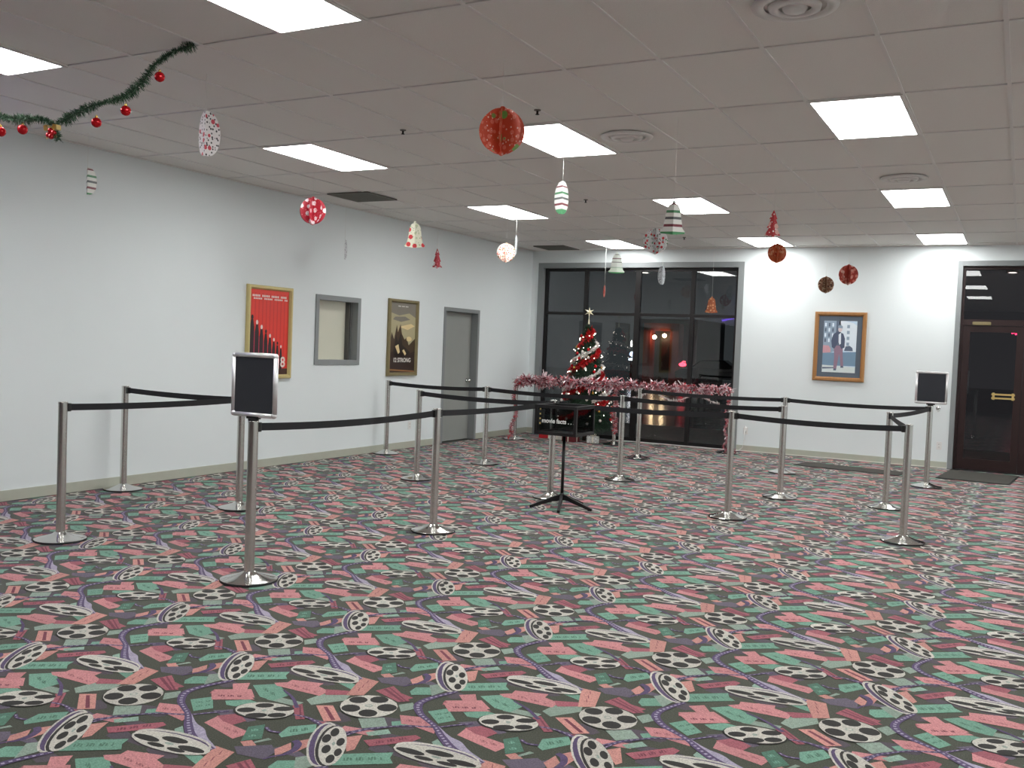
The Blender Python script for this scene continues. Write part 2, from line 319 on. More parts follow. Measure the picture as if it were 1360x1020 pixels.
# carpet: cinema pattern, one repeat of flat shapes laid on a square half-drop lattice
CARPET = """L:460,403 445,415 418,425 389,418 373,410 367,394 385,384 417,385 435,393;U:33,-163 10,-142 -22,-128 -63,-115 -97,-151 -103,-181 -67,-210 -19,-214 13,-199;U:502,-305 483,-274 431,-259 375,-264 315,-292 330,-321 366,-339 429,-340 490,-326;L:489,-209 443,-191 386,-180 323,-188 274,-197 268,-216 310,-236 388,-232 452,-222;U:180,-204 186,-180 145,-152 112,-162 100,-190 96,-221 117,-251 145,-253 168,-229;U:329,-309 330,-288 289,-274 255,-271 244,-296 246,-321 253,-346 293,-352 328,-336;L:40,-247 51,-233 -10,-221 -66,-227 -120,-239 -106,-256 -55,-272 -13,-268 23,-262;U:-276,122 -316,151 -353,170 -402,169 -439,136 -428,105 -390,91 -352,85 -302,95;U:-306,-286 -323,-269 -352,-256 -393,-262 -409,-278 -413,-293 -386,-309 -352,-306 -313,-301;L:116,379 62,399 28,403 -29,405 -38,388 -53,370 -16,355 28,356 73,358;U:-333,229 -337,251 -374,257 -401,266 -432,244 -434,220 -409,194 -371,195 -345,207;U:359,-208 337,-183 280,-180 233,-183 203,-196 185,-220 226,-230 281,-248 314,-228;L:-285,-372 -323,-346 -371,-322 -437,-331 -463,-356 -503,-391 -428,-414 -371,-413 -300,-402;U:291,-86 260,-66 202,-37 140,-50 86,-73 74,-104 125,-122 205,-123 273,-115;U:286,317 286,342 242,352 206,355 182,332 198,301 206,283 247,273 267,289;P:46,-266 196,-241 194,-191 44,-219;T:-302,157 -140,101 -117,146 -280,199;D:248,190 367,249 351,293 233,231;G:-408,-179 -256,-169 -253,-119 -404,-131;T:203,-118 286,-39 255,-1 174,-81;S:-191,347 -76,279 -48,315 -164,381;P:-470,16 -324,56 -330,106 -476,64;D:-22,176 89,150 102,186 -9,210;L:-179,302 -72,389 -16,355 -10,276 -56,270 -122,258;G:-265,817 -252,903 -150,991 -124,903 -210,782;T:-572,819 -491,894 -359,815 -374,728 -452,734;t:-517,827 -505,817 -488,802 -496,803;t:-503,823 -492,822 -474,796 -484,797;t:-489,818 -473,808 -457,792 -468,794;t:-460,810 -446,799 -430,784 -440,786;t:-446,805 -434,804 -416,778 -428,780;t:-432,801 -419,791 -404,776 -412,777;P:-672,687 -542,779 -461,713 -598,631;d:-616,679 -607,676 -594,666 -600,663;d:-606,685 -598,690 -585,672 -593,667;d:-597,691 -586,690 -573,680 -581,675;d:-578,703 -568,702 -555,692 -562,687;d:-568,709 -559,715 -546,698 -555,692;d:-558,716 -550,713 -537,703 -543,699;d:-539,728 -529,727 -516,717 -524,712;P:248,328 304,378 355,303 306,270;T:238,92 291,167 386,75 344,8;t:278,86 283,87 292,80 288,76;t:284,94 289,100 297,88 292,82;t:290,102 296,104 305,98 300,91;t:302,119 308,120 316,113 311,108;t:308,127 314,134 321,121 315,114;t:310,56 315,57 323,50 320,46;t:316,64 321,70 328,58 323,52;t:321,72 327,74 335,67 331,61;t:332,88 337,89 345,82 341,77;t:337,96 343,103 350,90 345,84;T:-537,617 -465,684 -394,675 -440,599 -500,586;D:-448,480 -389,549 -312,506 -334,425 -407,439;P:-437,402 -442,480 -385,452 -351,449 -212,428 -233,349;s:-343,418 -333,412 -320,401 -327,401;s:-331,417 -322,418 -308,400 -317,399;s:-319,416 -307,410 -294,399 -304,399;s:-296,415 -285,409 -272,398 -280,398;s:-284,414 -274,415 -261,397 -271,396;s:-272,413 -263,407 -250,397 -257,396;t:-264,467 -226,521 -142,411 -192,351;T:-239,457 -231,455 -219,444 -223,440;T:-232,464 -226,470 -213,451 -219,446;T:-226,471 -217,471 -205,460 -211,454;T:-208,409 -201,408 -189,397 -193,393;T:-201,417 -195,423 -182,405 -189,399;T:-194,425 -186,425 -174,414 -180,408;T:-117,477 -135,555 -58,635 -15,574 -88,459;t:-111,539 -102,535 -87,520 -92,515;t:-104,547 -98,553 -81,528 -87,522;t:-97,555 -87,553 -72,538 -78,531;t:-83,572 -74,569 -59,554 -64,548;t:-76,580 -69,588 -53,562 -60,555;t:-69,589 -61,585 -46,569 -50,564;G:758,-82 781,-26 802,-30 769,-91;P:391,438 505,538 661,491 657,426 425,417;s:466,472 477,466 486,456 477,456;s:483,470 495,471 504,454 492,453;s:500,469 515,463 524,453 511,453;s:534,466 546,460 555,450 544,450;s:551,465 564,465 573,448 559,448;s:567,463 578,458 587,448 578,448;s:600,461 614,455 623,445 611,445;D:631,503 727,546 759,509 672,449;S:668,717 765,714 811,539 748,496;d:714,710 722,686 736,663 732,675;d:720,685 727,671 742,634 736,648;d:727,659 737,631 750,608 745,625;d:740,610 749,584 763,562 758,576;d:747,585 753,570 768,535 762,550;D:-84,162 -50,253 112,144 75,108;d:-67,197 -61,211 91,130 84,119;d:-57,225 -55,233 103,137 98,131;S:-35,363 -24,443 16,398 13,313;S:-10,471 14,512 54,454 44,375;V:-21,478 -14,475 -25,451 -31,454;V:-14,475 -4,472 -16,446 -25,451;V:-4,472 9,465 -8,442 -16,446;V:9,465 20,456 -2,436 -8,442;V:20,456 28,443 3,429 -2,436;V:28,443 35,428 9,418 3,429;V:35,428 40,414 14,406 9,418;V:40,414 43,399 17,395 14,406;V:43,399 43,386 20,385 17,395;V:43,386 42,374 21,375 20,385;V:42,374 39,362 21,365 21,375;V:39,362 34,350 20,356 21,365;V:34,350 28,339 16,347 20,356;V:28,339 21,330 10,338 16,347;V:21,330 13,321 3,328 10,338;V:13,321 7,312 -3,318 3,328;V:7,312 3,302 -8,306 -3,318;V:3,302 -1,291 -11,294 -8,306;V:-1,291 -5,281 -13,283 -11,294;V:-5,281 -7,274 -15,276 -13,283;T:46,240 40,296 96,335 151,261 75,209;G:77,352 114,401 177,341 156,248;G:96,82 132,137 181,89 147,25;P:164,-7 254,25 348,-17 311,-50 223,-81;P:284,-74 362,-40 387,-90;s:211,-31 220,-35 232,-46 226,-48;s:221,-28 229,-26 241,-44 234,-47;s:231,-26 242,-29 253,-40 245,-43;s:250,-20 260,-24 271,-35 265,-37;s:260,-17 269,-14 281,-32 272,-36;s:270,-14 278,-19 290,-30 284,-32;s:289,-9 300,-12 311,-23 303,-26;P:239,210 371,279 461,239 313,138;d:295,197 302,195 312,186 306,183;d:304,202 311,206 321,190 314,186;d:313,206 322,205 332,196 324,192;d:331,216 339,214 349,206 342,202;d:340,221 348,226 358,210 350,206;d:349,226 357,224 366,215 360,212;d:367,235 376,234 386,225 378,221;d:376,240 383,244 392,228 385,225;S:116,595 159,650 215,526 201,494;T:181,454 353,584 371,537 407,505 231,372;t:224,449 234,444 247,428 242,424;t:234,456 241,461 256,435 249,429;t:243,462 254,459 267,443 260,437;t:261,476 271,472 284,455 278,451;t:270,482 278,488 293,462 285,456;t:279,489 288,484 301,468 296,464;t:297,502 308,499 321,483 314,477;t:306,509 312,514 327,487 321,482;t:315,516 325,512 338,495 332,490;t:333,529 342,524 356,508 350,504;S:718,332 776,372 907,261 853,217;d:754,337 766,346 882,255 870,243;D:835,207 886,224 918,191 895,146;D:637,277 661,312 776,191 746,170;d:660,292 665,295 762,190 754,186;D:193,-294 334,-140 367,-153 356,-204 245,-327;d:236,-275 244,-277 257,-289 253,-294;d:243,-266 249,-259 264,-280 258,-286;d:250,-257 260,-256 272,-269 267,-276;d:264,-238 273,-239 286,-251 281,-257;d:271,-229 278,-221 292,-242 286,-249;d:278,-220 286,-221 299,-234 295,-239;d:293,-201 302,-201 314,-213 309,-220;d:300,-191 305,-186 319,-206 314,-212;d:307,-182 315,-183 328,-196 323,-202;G:45,-133 129,-67 190,-130 117,-203;g:154,-228 210,-154 245,-184 185,-250;g:422,-163 426,-125 483,-172 468,-202;V:100,-289 104,-275 117,-279 112,-293;V:104,-275 110,-255 123,-259 117,-279;V:110,-255 118,-233 130,-238 123,-259;V:118,-233 127,-213 139,-219 130,-238;V:127,-213 138,-196 149,-204 139,-219;V:138,-196 150,-181 160,-189 149,-204;V:150,-181 163,-166 172,-175 160,-189;V:163,-166 175,-152 185,-160 172,-175;V:175,-152 187,-137 197,-145 185,-160;V:187,-137 200,-122 210,-131 197,-145;V:200,-122 213,-108 222,-117 210,-131;V:213,-108 227,-95 235,-105 222,-117;V:227,-95 241,-85 248,-96 235,-105;V:241,-85 254,-77 261,-89 248,-96;V:254,-77 269,-70 275,-82 261,-89;V:269,-70 284,-62 290,-74 275,-82;V:284,-62 302,-53 308,-64 290,-74;V:302,-53 322,-43 328,-54 308,-64;V:322,-43 341,-32 348,-43 328,-54;V:341,-32 358,-21 366,-31 348,-43;V:358,-21 371,-9 381,-18 366,-31;V:371,-9 383,4 393,-4 381,-18;V:383,4 394,18 404,10 393,-4;V:394,18 406,32 416,24 404,10;V:406,32 421,48 430,39 416,24;V:421,48 436,64 446,55 430,39;V:436,64 451,78 460,69 446,55;V:451,78 460,89 470,79 460,69;w:110,-286 114,-275 109,-273 106,-285;w:118,-261 122,-250 117,-248 113,-260;w:126,-237 131,-226 127,-224 122,-235;w:137,-214 144,-204 140,-201 133,-211;w:152,-192 159,-183 156,-180 148,-190;w:169,-173 176,-164 173,-161 165,-170;w:185,-153 193,-144 190,-141 182,-150;w:202,-133 210,-124 207,-121 199,-130;w:219,-114 228,-106 225,-102 216,-111;w:239,-97 249,-90 246,-87 236,-93;w:261,-84 272,-79 269,-75 259,-80;w:284,-72 295,-67 292,-63 282,-68;w:307,-60 318,-55 316,-51 305,-56;w:330,-48 341,-42 338,-38 328,-44;w:353,-35 363,-28 360,-24 350,-31;w:374,-19 382,-10 379,-7 370,-16;w:391,1 399,10 395,13 388,4;w:408,21 416,30 412,33 404,24;w:425,40 434,48 430,51 422,43;w:443,58 452,67 448,70 440,62;V:-416,852 -400,844 -404,835 -420,842;V:-400,844 -377,834 -382,823 -404,835;V:-377,834 -351,822 -357,810 -382,823;V:-351,822 -325,807 -333,795 -357,810;V:-325,807 -299,788 -308,776 -333,795;V:-299,788 -271,765 -282,753 -308,776;V:-271,765 -246,744 -258,731 -282,753;V:-246,744 -229,730 -241,716 -258,731;V:-199,508 -193,504 -200,492 -207,496;V:-193,504 -183,497 -190,485 -200,492;V:-183,497 -173,492 -179,479 -190,485;V:-173,492 -164,489 -166,475 -179,479;V:-164,489 -154,490 -152,476 -166,475;V:-154,490 -141,493 -138,479 -152,476;V:-141,493 -129,496 -125,483 -138,479;V:-129,496 -121,499 -117,485 -125,483;w:-199,497 -189,490 -187,494 -197,501;w:-176,483 -165,480 -164,484 -175,487;w:-150,481 -138,484 -139,488 -151,486;V:-200,662 -193,664 -190,652 -198,650;V:-193,664 -182,667 -180,654 -190,652;V:-182,667 -170,670 -168,657 -180,654;V:-170,670 -158,672 -156,658 -168,657;V:-158,672 -146,673 -146,659 -156,658;V:-146,673 -135,673 -135,659 -146,659;V:-135,673 -122,673 -124,658 -135,659;V:-122,673 -107,671 -111,655 -124,658;V:-107,671 -90,667 -95,651 -111,655;V:-90,667 -71,661 -77,645 -95,651;V:-71,661 -52,655 -59,638 -77,645;V:-52,655 -35,648 -45,630 -59,638;V:-35,648 -21,639 -35,622 -45,630;V:-21,639 -9,629 -26,613 -35,622;V:-9,629 -1,620 -19,604 -26,613;V:-1,620 6,615 -14,597 -19,604;w:-193,655 -181,658 -182,663 -194,660;w:-168,661 -156,663 -156,667 -168,666;w:-142,664 -130,663 -130,668 -142,669;w:-117,662 -105,659 -104,665 -116,667;w:-92,655 -80,652 -79,658 -90,661;w:-67,647 -56,643 -54,649 -65,653;w:-44,637 -34,631 -30,637 -40,643;w:-24,622 -16,613 -10,619 -18,628;V:82,630 87,638 97,631 92,624;V:87,638 93,648 103,641 97,631;V:93,648 101,660 111,653 103,641;V:101,660 109,672 119,666 111,653;V:109,672 117,685 127,678 119,666;V:117,685 126,699 136,692 127,678;V:126,699 135,713 145,706 136,692;V:135,713 145,726 155,718 145,706;V:145,726 157,739 165,730 155,718;V:157,739 169,751 177,743 165,730;V:169,751 180,762 188,753 177,743;V:180,762 188,769 196,761 188,753;w:92,631 98,641 95,643 88,633;w:106,653 112,663 109,665 102,655;w:120,675 127,685 123,687 117,677;w:134,696 141,706 138,709 131,699;w:149,718 157,727 154,729 146,720;w:166,737 175,745 172,748 163,740;w:185,755 193,763 190,766 182,758;w:357,-16 375,-27 356,-51 341,-36;w:375,-27 400,-44 378,-72 356,-51;w:400,-44 426,-62 403,-94 378,-72;w:426,-62 449,-75 425,-113 403,-94;w:449,-75 466,-83 445,-125 425,-113;w:466,-83 481,-87 463,-134 445,-125;w:481,-87 499,-92 477,-142 463,-134;w:499,-92 519,-100 491,-150 477,-142;w:519,-100 538,-113 505,-159 491,-150;w:538,-113 554,-127 521,-170 505,-159;w:554,-127 569,-139 541,-183 521,-170;w:569,-139 586,-151 564,-195 541,-183;w:586,-151 610,-165 593,-205 564,-195;w:610,-165 639,-179 626,-215 593,-205;w:639,-179 667,-193 656,-223 626,-215;w:667,-193 686,-203 676,-227 656,-223;V:231,354 227,342 207,351 213,362;V:227,342 221,326 199,335 207,351;V:221,326 213,307 191,316 199,335;V:213,307 206,287 182,297 191,316;V:206,287 198,265 172,276 182,297;V:198,265 190,242 162,252 172,276;V:190,242 183,219 152,228 162,252;V:183,219 179,198 145,204 152,228;V:179,198 177,180 142,183 145,204;V:177,180 178,164 141,162 142,183;V:178,164 180,149 143,141 141,162;V:180,149 185,135 149,119 143,141;V:185,135 193,119 160,98 149,119;V:193,119 205,101 176,78 160,98;V:205,101 219,84 193,60 176,78;V:219,84 233,68 209,44 193,60;V:233,68 246,56 227,30 209,44;V:246,56 260,45 244,20 227,30;V:260,45 276,35 262,11 244,20;V:276,35 292,24 278,2 262,11;V:292,24 307,15 294,-7 278,2;V:307,15 322,7 309,-16 294,-7;V:322,7 339,-3 324,-24 309,-16;V:339,-3 357,-16 341,-36 324,-24;V:357,-16 378,-33 359,-53 341,-36;V:378,-33 400,-52 380,-74 359,-53;V:400,-52 423,-73 401,-96 380,-74;V:423,-73 445,-91 423,-117 401,-96;V:445,-91 468,-109 445,-136 423,-117;V:468,-109 490,-127 468,-156 445,-136;V:490,-127 512,-143 490,-174 468,-156;V:512,-143 532,-155 512,-189 490,-174;V:532,-155 548,-164 532,-199 512,-189;V:548,-164 562,-170 550,-206 532,-199;V:562,-170 578,-175 567,-210 550,-206;V:578,-175 596,-181 586,-215 567,-210;V:596,-181 619,-188 610,-221 586,-215;V:619,-188 644,-196 637,-226 610,-221;V:644,-196 668,-203 662,-231 637,-226;V:668,-203 685,-208 679,-234 662,-231;w:216,354 211,343 218,340 223,351;w:205,330 201,319 208,316 213,327;w:195,306 190,295 199,292 203,303;w:185,282 180,271 189,268 194,279;w:175,258 171,247 180,243 184,255;w:165,234 162,222 172,219 176,231;w:157,208 155,197 167,194 169,206;w:153,182 153,170 165,169 166,181;w:153,154 155,143 168,145 166,157;w:159,127 164,116 177,122 172,133;w:172,104 179,94 190,101 183,111;w:188,82 196,73 206,81 198,90;w:206,62 215,54 223,63 215,71;w:226,44 235,37 242,46 233,53;w:248,29 258,23 263,32 253,38;w:270,16 281,10 285,18 275,24;w:293,3 303,-3 308,5 297,11;w:315,-9 326,-16 330,-8 320,-2;w:337,-23 347,-30 352,-23 342,-16;w:357,-39 366,-47 372,-40 363,-32;w:376,-57 384,-65 391,-57 383,-49;w:394,-75 403,-83 411,-75 402,-67;w:413,-93 422,-101 430,-92 421,-84;w:433,-111 442,-118 449,-109 440,-101;w:452,-128 462,-135 470,-125 460,-118;w:472,-144 482,-152 490,-141 480,-134;w:493,-161 503,-168 511,-157 501,-150;w:515,-176 525,-182 532,-170 522,-164;w:539,-188 550,-193 555,-180 544,-176;w:564,-197 576,-200 579,-188 568,-184;w:589,-204 601,-207 604,-195 593,-192;w:614,-210 626,-213 629,-202 617,-199;w:640,-216 652,-219 654,-209 642,-206;w:665,-222 677,-225 679,-215 668,-213;K:-211,675 -202,649 -204,620 -219,592 -243,566 -276,546 -313,533 -352,528 -388,531 -419,544 -441,564 -452,589 -450,618 -436,647 -411,674 -378,695 -339,709 -299,713 -262,709 -232,695;W:-215,680 -206,656 -209,628 -223,601 -247,576 -278,557 -314,544 -351,539 -386,542 -416,554 -437,573 -447,598 -445,625 -432,653 -408,679 -375,699 -338,712 -299,717 -264,713 -235,700;K:-360,610 -356,599 -359,585 -369,572 -383,563 -398,558 -412,559 -422,567 -426,578 -423,592 -413,605 -400,614 -384,619 -370,618;K:-331,689 -328,678 -331,665 -341,652 -355,642 -371,637 -384,638 -394,645 -397,656 -393,669 -384,682 -370,692 -354,697 -340,696;K:-236,707 -234,696 -239,682 -250,668 -266,657 -283,651 -298,651 -308,657 -310,668 -305,683 -294,697 -278,708 -261,714 -246,714;K:-281,593 -278,582 -283,567 -295,553 -311,542 -328,536 -343,536 -354,543 -357,554 -352,569 -340,583 -324,594 -307,601 -291,600;K:-219,637 -216,626 -220,613 -230,601 -243,591 -258,586 -272,587 -281,594 -284,604 -280,617 -270,630 -256,640 -241,645 -228,644;H:-319,632 -316,625 -318,618 -323,614 -330,615 -336,620 -338,627 -337,633 -331,637 -324,636;K:101,54 119,18 125,-20 120,-56 103,-88 77,-113 43,-128 6,-132 -32,-125 -67,-107 -96,-80 -116,-45 -124,-7 -120,31 -104,66 -77,92 -41,108 -2,112 38,103 74,83;W:105,63 122,28 128,-9 121,-46 103,-78 77,-103 43,-118 5,-123 -33,-117 -68,-100 -96,-73 -116,-39 -124,-1 -119,37 -101,72 -73,99 -37,115 3,120 42,111 78,92;K:-44,52 -38,36 -39,20 -47,5 -62,-5 -79,-8 -96,-4 -110,7 -117,23 -116,40 -107,55 -93,65 -75,68 -58,63;K:29,103 35,88 34,71 25,56 10,46 -7,43 -24,47 -37,59 -44,74 -43,92 -34,107 -19,117 -1,120 16,115;K:111,49 118,32 117,14 107,-2 92,-12 73,-15 55,-10 41,2 34,19 35,37 44,54 60,64 79,67 97,62;K:77,-44 84,-61 83,-78 75,-93 60,-102 42,-105 25,-100 11,-88 4,-72 5,-55 13,-40 28,-30 46,-27 63,-32;K:-14,-41 -6,-57 -7,-74 -15,-90 -30,-99 -48,-102 -66,-97 -80,-85 -88,-69 -88,-51 -79,-36 -64,-26 -46,-23 -28,-28;H:13,10 16,2 15,-6 9,-12 1,-15 -8,-14 -14,-9 -17,-1 -16,8 -10,14 -2,17 7,16;W:9,7 11,1 8,-5 3,-9 -4,-9 -10,-5 -12,1 -9,7 -4,11 3,11;W:115,564 150,510 179,456 198,408 207,368 204,341 191,329 168,332 138,351 102,384 64,428 27,480 -4,535 -27,588 -39,633 -37,663 -23,677 3,673 37,650 76,612;V:114,558 147,508 174,458 192,414 201,377 199,353 187,342 165,346 137,364 104,395 68,436 34,485 5,536 -16,584 -27,625 -26,653 -13,665 10,660 42,638 78,603;W:123,547 157,497 185,449 204,406 214,372 213,351 202,344 182,351 154,372 121,405 86,448 51,497 21,548 -2,594 -14,632 -14,656 -2,665 20,656 51,631 87,593;K:145,563 177,514 203,464 220,420 228,384 225,359 213,347 192,350 164,368 132,398 97,438 65,486 37,536 16,584 6,625 8,653 21,666 44,661 75,641 109,607;W:150,563 181,516 205,469 222,426 230,392 228,368 216,358 196,361 170,378 138,408 106,447 74,493 47,541 27,587 18,625 19,652 31,663 53,659 83,639 116,605;K:70,618 78,602 81,587 80,576 74,572 64,575 53,584 42,598 34,615 30,630 31,641 38,645 48,642 59,632;K:80,555 88,539 91,525 90,514 83,510 73,512 62,521 51,535 44,551 40,566 42,577 48,581 58,578 70,569;K:144,557 151,542 154,529 153,519 147,515 139,518 128,526 118,540 111,554 108,568 109,578 115,582 124,579 134,571;K:141,477 148,462 151,448 149,438 143,434 133,436 123,444 112,458 105,473 102,487 103,497 110,502 119,499 130,490;K:193,477 199,463 202,451 201,442 195,438 187,441 178,449 169,460 162,474 159,487 160,496 166,500 174,497 184,489;K:206,418 213,403 216,390 214,380 208,376 199,378 189,387 179,399 172,414 169,428 170,438 176,442 186,439 196,431;H:123,525 128,514 128,507 121,509 113,518 108,530 109,537 115,535;W:668,-212 669,-233 653,-254 623,-273 581,-289 531,-301 476,-306 424,-305 377,-297 342,-283 322,-265 319,-244 334,-222 365,-201 410,-185 463,-173 519,-169 572,-171 617,-180 650,-194;V:663,-219 664,-237 649,-256 620,-273 580,-288 533,-298 482,-303 433,-303 390,-296 358,-285 340,-269 338,-250 353,-231 383,-213 425,-198 474,-188 527,-183 576,-184 618,-191 648,-204;W:692,-242 693,-263 677,-284 645,-303 600,-318 547,-328 490,-332 435,-329 386,-320 349,-305 328,-285 325,-263 341,-241 374,-220 422,-205 478,-195 537,-192 593,-196 640,-206 674,-222;K:464,-275 463,-283 454,-290 436,-297 413,-300 388,-301 366,-298 348,-293 339,-285 340,-277 350,-269 368,-263 391,-259 416,-259 438,-262 455,-267;K:564,-227 564,-236 554,-244 538,-252 516,-257 492,-258 471,-257 454,-252 445,-245 446,-237 455,-228 472,-220 494,-215 518,-214 540,-215 556,-220;K:678,-255 677,-264 667,-271 650,-278 627,-282 604,-284 582,-282 566,-277 557,-270 558,-262 568,-254 586,-247 608,-242 632,-241 654,-243 670,-248;K:518,-299 518,-305 511,-310 500,-315 485,-318 470,-319 455,-317 444,-314 438,-309 438,-303 444,-298 456,-293 471,-290 486,-289 501,-291 512,-294;K:617,-292 617,-297 610,-303 598,-308 583,-311 566,-312 551,-310 540,-307 534,-302 534,-296 541,-291 553,-286 569,-283 585,-282 600,-284 612,-287;H:534,-268 532,-274 523,-278 510,-280 498,-278 491,-273 492,-267 501,-263 514,-261 527,-263"""
PAL = dict(T=(106,147,129), t=(74,110,94), P=(184,124,126), s=(148,92,98), D=(148,84,94), d=(110,54,68), S=(184,130,122), U=(78,70,78),
           G=(130,146,134), g=(130,156,142), L=(92,84,98), V=(80,66,98), w=(156,148,168), W=(184,180,171), K=(40,38,36), H=(140,152,144))
GROUND = (77,79,70)
shapes = []
for q in CARPET.split(';'):
    c, pts = q.split(':')
    shapes.append((c[0], np.array([[float(v) for v in p.split(',')] for p in pts.split(' ')])/1000))
REP = .905
lev = []
for k, (c, p) in enumerate(shapes):
    lev.append(0.0 if k == 0 else lev[-1] + (3.6e-5 if c != shapes[k-1][0] else 0.0))
vs, loops, starts, totals, cols = [], [], [], [], []
nv = 0
X0, X1, Y0, Y1 = 0.013, XR-.013, -16.6, -.013
def lin(c): return np.array(srgb(*c)[:3])
pal = {k: lin(v) for k, v in PAL.items()}
rs = np.random.RandomState(3)
for i in range(-8, 10):
    for j in range(-14, 24):
        ox = 5.51 + i*REP; oy = -12.13 + j*REP + (i % 2)*.455
        if ox < X0-1 or ox > X1+1 or oy < Y0-1 or oy > Y1+1: continue
        for k, (c, p) in enumerate(shapes):
            x = p[:,0] + ox; y = p[:,1] + oy
            if x.max() < X0 or x.min() > X1 or y.max() < Y0 or y.min() > Y1: continue
            x = np.clip(x, X0, X1); y = np.clip(y, Y0, Y1)
            n = len(x)
            vs.append(np.stack([x, y, np.full(n, -.0052 + lev[k])], 1))
            loops.append(np.arange(nv, nv+n)); starts.append(n); nv += n
            cols.append(pal[c]*rs.uniform(.92, 1.08))
V = np.concatenate([np.array([(-2.6,YB,-.0056),(XR,YB,-.0056),(XR,0,-.0056),(-2.6,0,-.0056),(-2.6,YB,-.06),(XR,YB,-.06),(XR,0,-.06),(-2.6,0,-.06)])] + vs)
base_f = [(0,1,2,3),(7,6,5,4),(0,4,5,1),(1,5,6,2),(2,6,7,3),(3,7,4,0)]
LP = np.concatenate([np.array(base_f).ravel()] + [l + 8 for l in loops]).astype(np.int32)
LT = np.array([4]*6 + starts, dtype=np.int32); LS = np.concatenate([[0], np.cumsum(LT)[:-1]]).astype(np.int32)
me = bpy.data.meshes.new('floor'); me.vertices.add(len(V)); me.loops.add(len(LP)); me.polygons.add(len(LT))
me.vertices.foreach_set('co', V.astype(np.float32).ravel()); me.loops.foreach_set('vertex_index', LP)
me.polygons.foreach_set('loop_start', LS); me.update(calc_edges=True)
CA = np.concatenate([np.tile(lin(GROUND), (6,1))] + [np.array(cols)]); CA = np.concatenate([CA, np.ones((len(CA),1))], 1)
at = me.attributes.new('pattern', 'FLOAT_COLOR', 'FACE'); at.data.foreach_set('color', CA.astype(np.float32).ravel())
# faces wound clockwise on the sheet are flipped up
me.validate()
mc = bpy.data.materials.new('cinema_carpet'); mc.use_nodes = True; nt = mc.node_tree; bs = nt.nodes['Principled BSDF']
an = nt.nodes.new('ShaderNodeAttribute'); an.attribute_name = 'pattern'
tc = nt.nodes.new('ShaderNodeTexCoord'); nz = nt.nodes.new('ShaderNodeTexNoise'); nz.inputs['Scale'].default_value = 170; nz.inputs['Detail'].default_value = 2
nt.links.new(tc.outputs['Object'], nz.inputs['Vector'])
mr = nt.nodes.new('ShaderNodeMapRange'); mr.inputs['From Min'].default_value = .3; mr.inputs['From Max'].default_value = .7; mr.inputs['To Min'].default_value = .72; mr.inputs['To Max'].default_value = 1.28
nt.links.new(nz.outputs['Fac'], mr.inputs['Value'])
mx = nt.nodes.new('ShaderNodeMix'); mx.data_type = 'RGBA'; mx.blend_type = 'MULTIPLY'; mx.inputs['Factor'].default_value = 1
nt.links.new(an.outputs['Color'], mx.inputs['A']); nt.links.new(mr.outputs[0], mx.inputs['B']); nt.links.new(mx.outputs['Result'], bs.inputs['Base Color'])
bs.inputs['Roughness'].default_value = .95; bs.inputs['Specular IOR Level'].default_value = .15; bs.inputs['Sheen Weight'].default_value = .12
me.materials.append(mc)
fl = bpy.data.objects.new('floor', me); COL.objects.link(fl); structure(fl)

# ------------------------------------------------------------------ big window
def empty_struct(name, loc=(0,0,0)):
    o = bpy.data.objects.new(name, None); COL.objects.link(o); o.location = loc; return structure(o)
win = empty_struct('window_1')
b = MB()
b.box((WX0-.09,-.014,0),(WX0+.004,.10,WZ+.085)); b.box((WX0,-.0145,WZ-.004),(WX1,.10,WZ+.086)); b.box((WX1-.004,-.014,0),(WX1+.09,.10,WZ+.085))
b.build('window_casing', M['casing'], win, bevel=.003)
b = MB(); FY0, FY1 = .085, .14
mull = [(WX0,.06),(1.03,.07),(2.0,.095),(2.97,.07),(WX1,.06)]
for i, (x, wd) in enumerate(mull):
    a0 = x if i == 0 else x - wd/2; a1 = a0 + wd if i < 4 else x
    if i == 4: a0 = x - wd
    b.box((a0,FY0,0),(a1,FY1,WZ))
b.box((WX0,FY0+.002,WZ-.06),(WX1,FY1,WZ)); b.box((WX0,FY0+.002,2.145),(WX1,FY1,2.195)); b.box((WX0,FY0+.002,0),(WX1,FY1,.06))
b.build('window_frame', M['bronze'], win)
for x0, x1 in ((.28,.995),(1.065,1.9525),(2.0475,2.935),(3.005,3.69)):
    for z0, z1 in ((.06,2.145),(2.195,2.91)):
        g = MB(); hx = (x1-x0)/2
        g.face([(-hx,0,z0),(hx,0,z0),(hx,0,z1),(-hx,0,z1)])
        go = g.build('window_pane', M['glass2'], win, ((x0+x1)/2, .115, 0), math.radians(-.5))

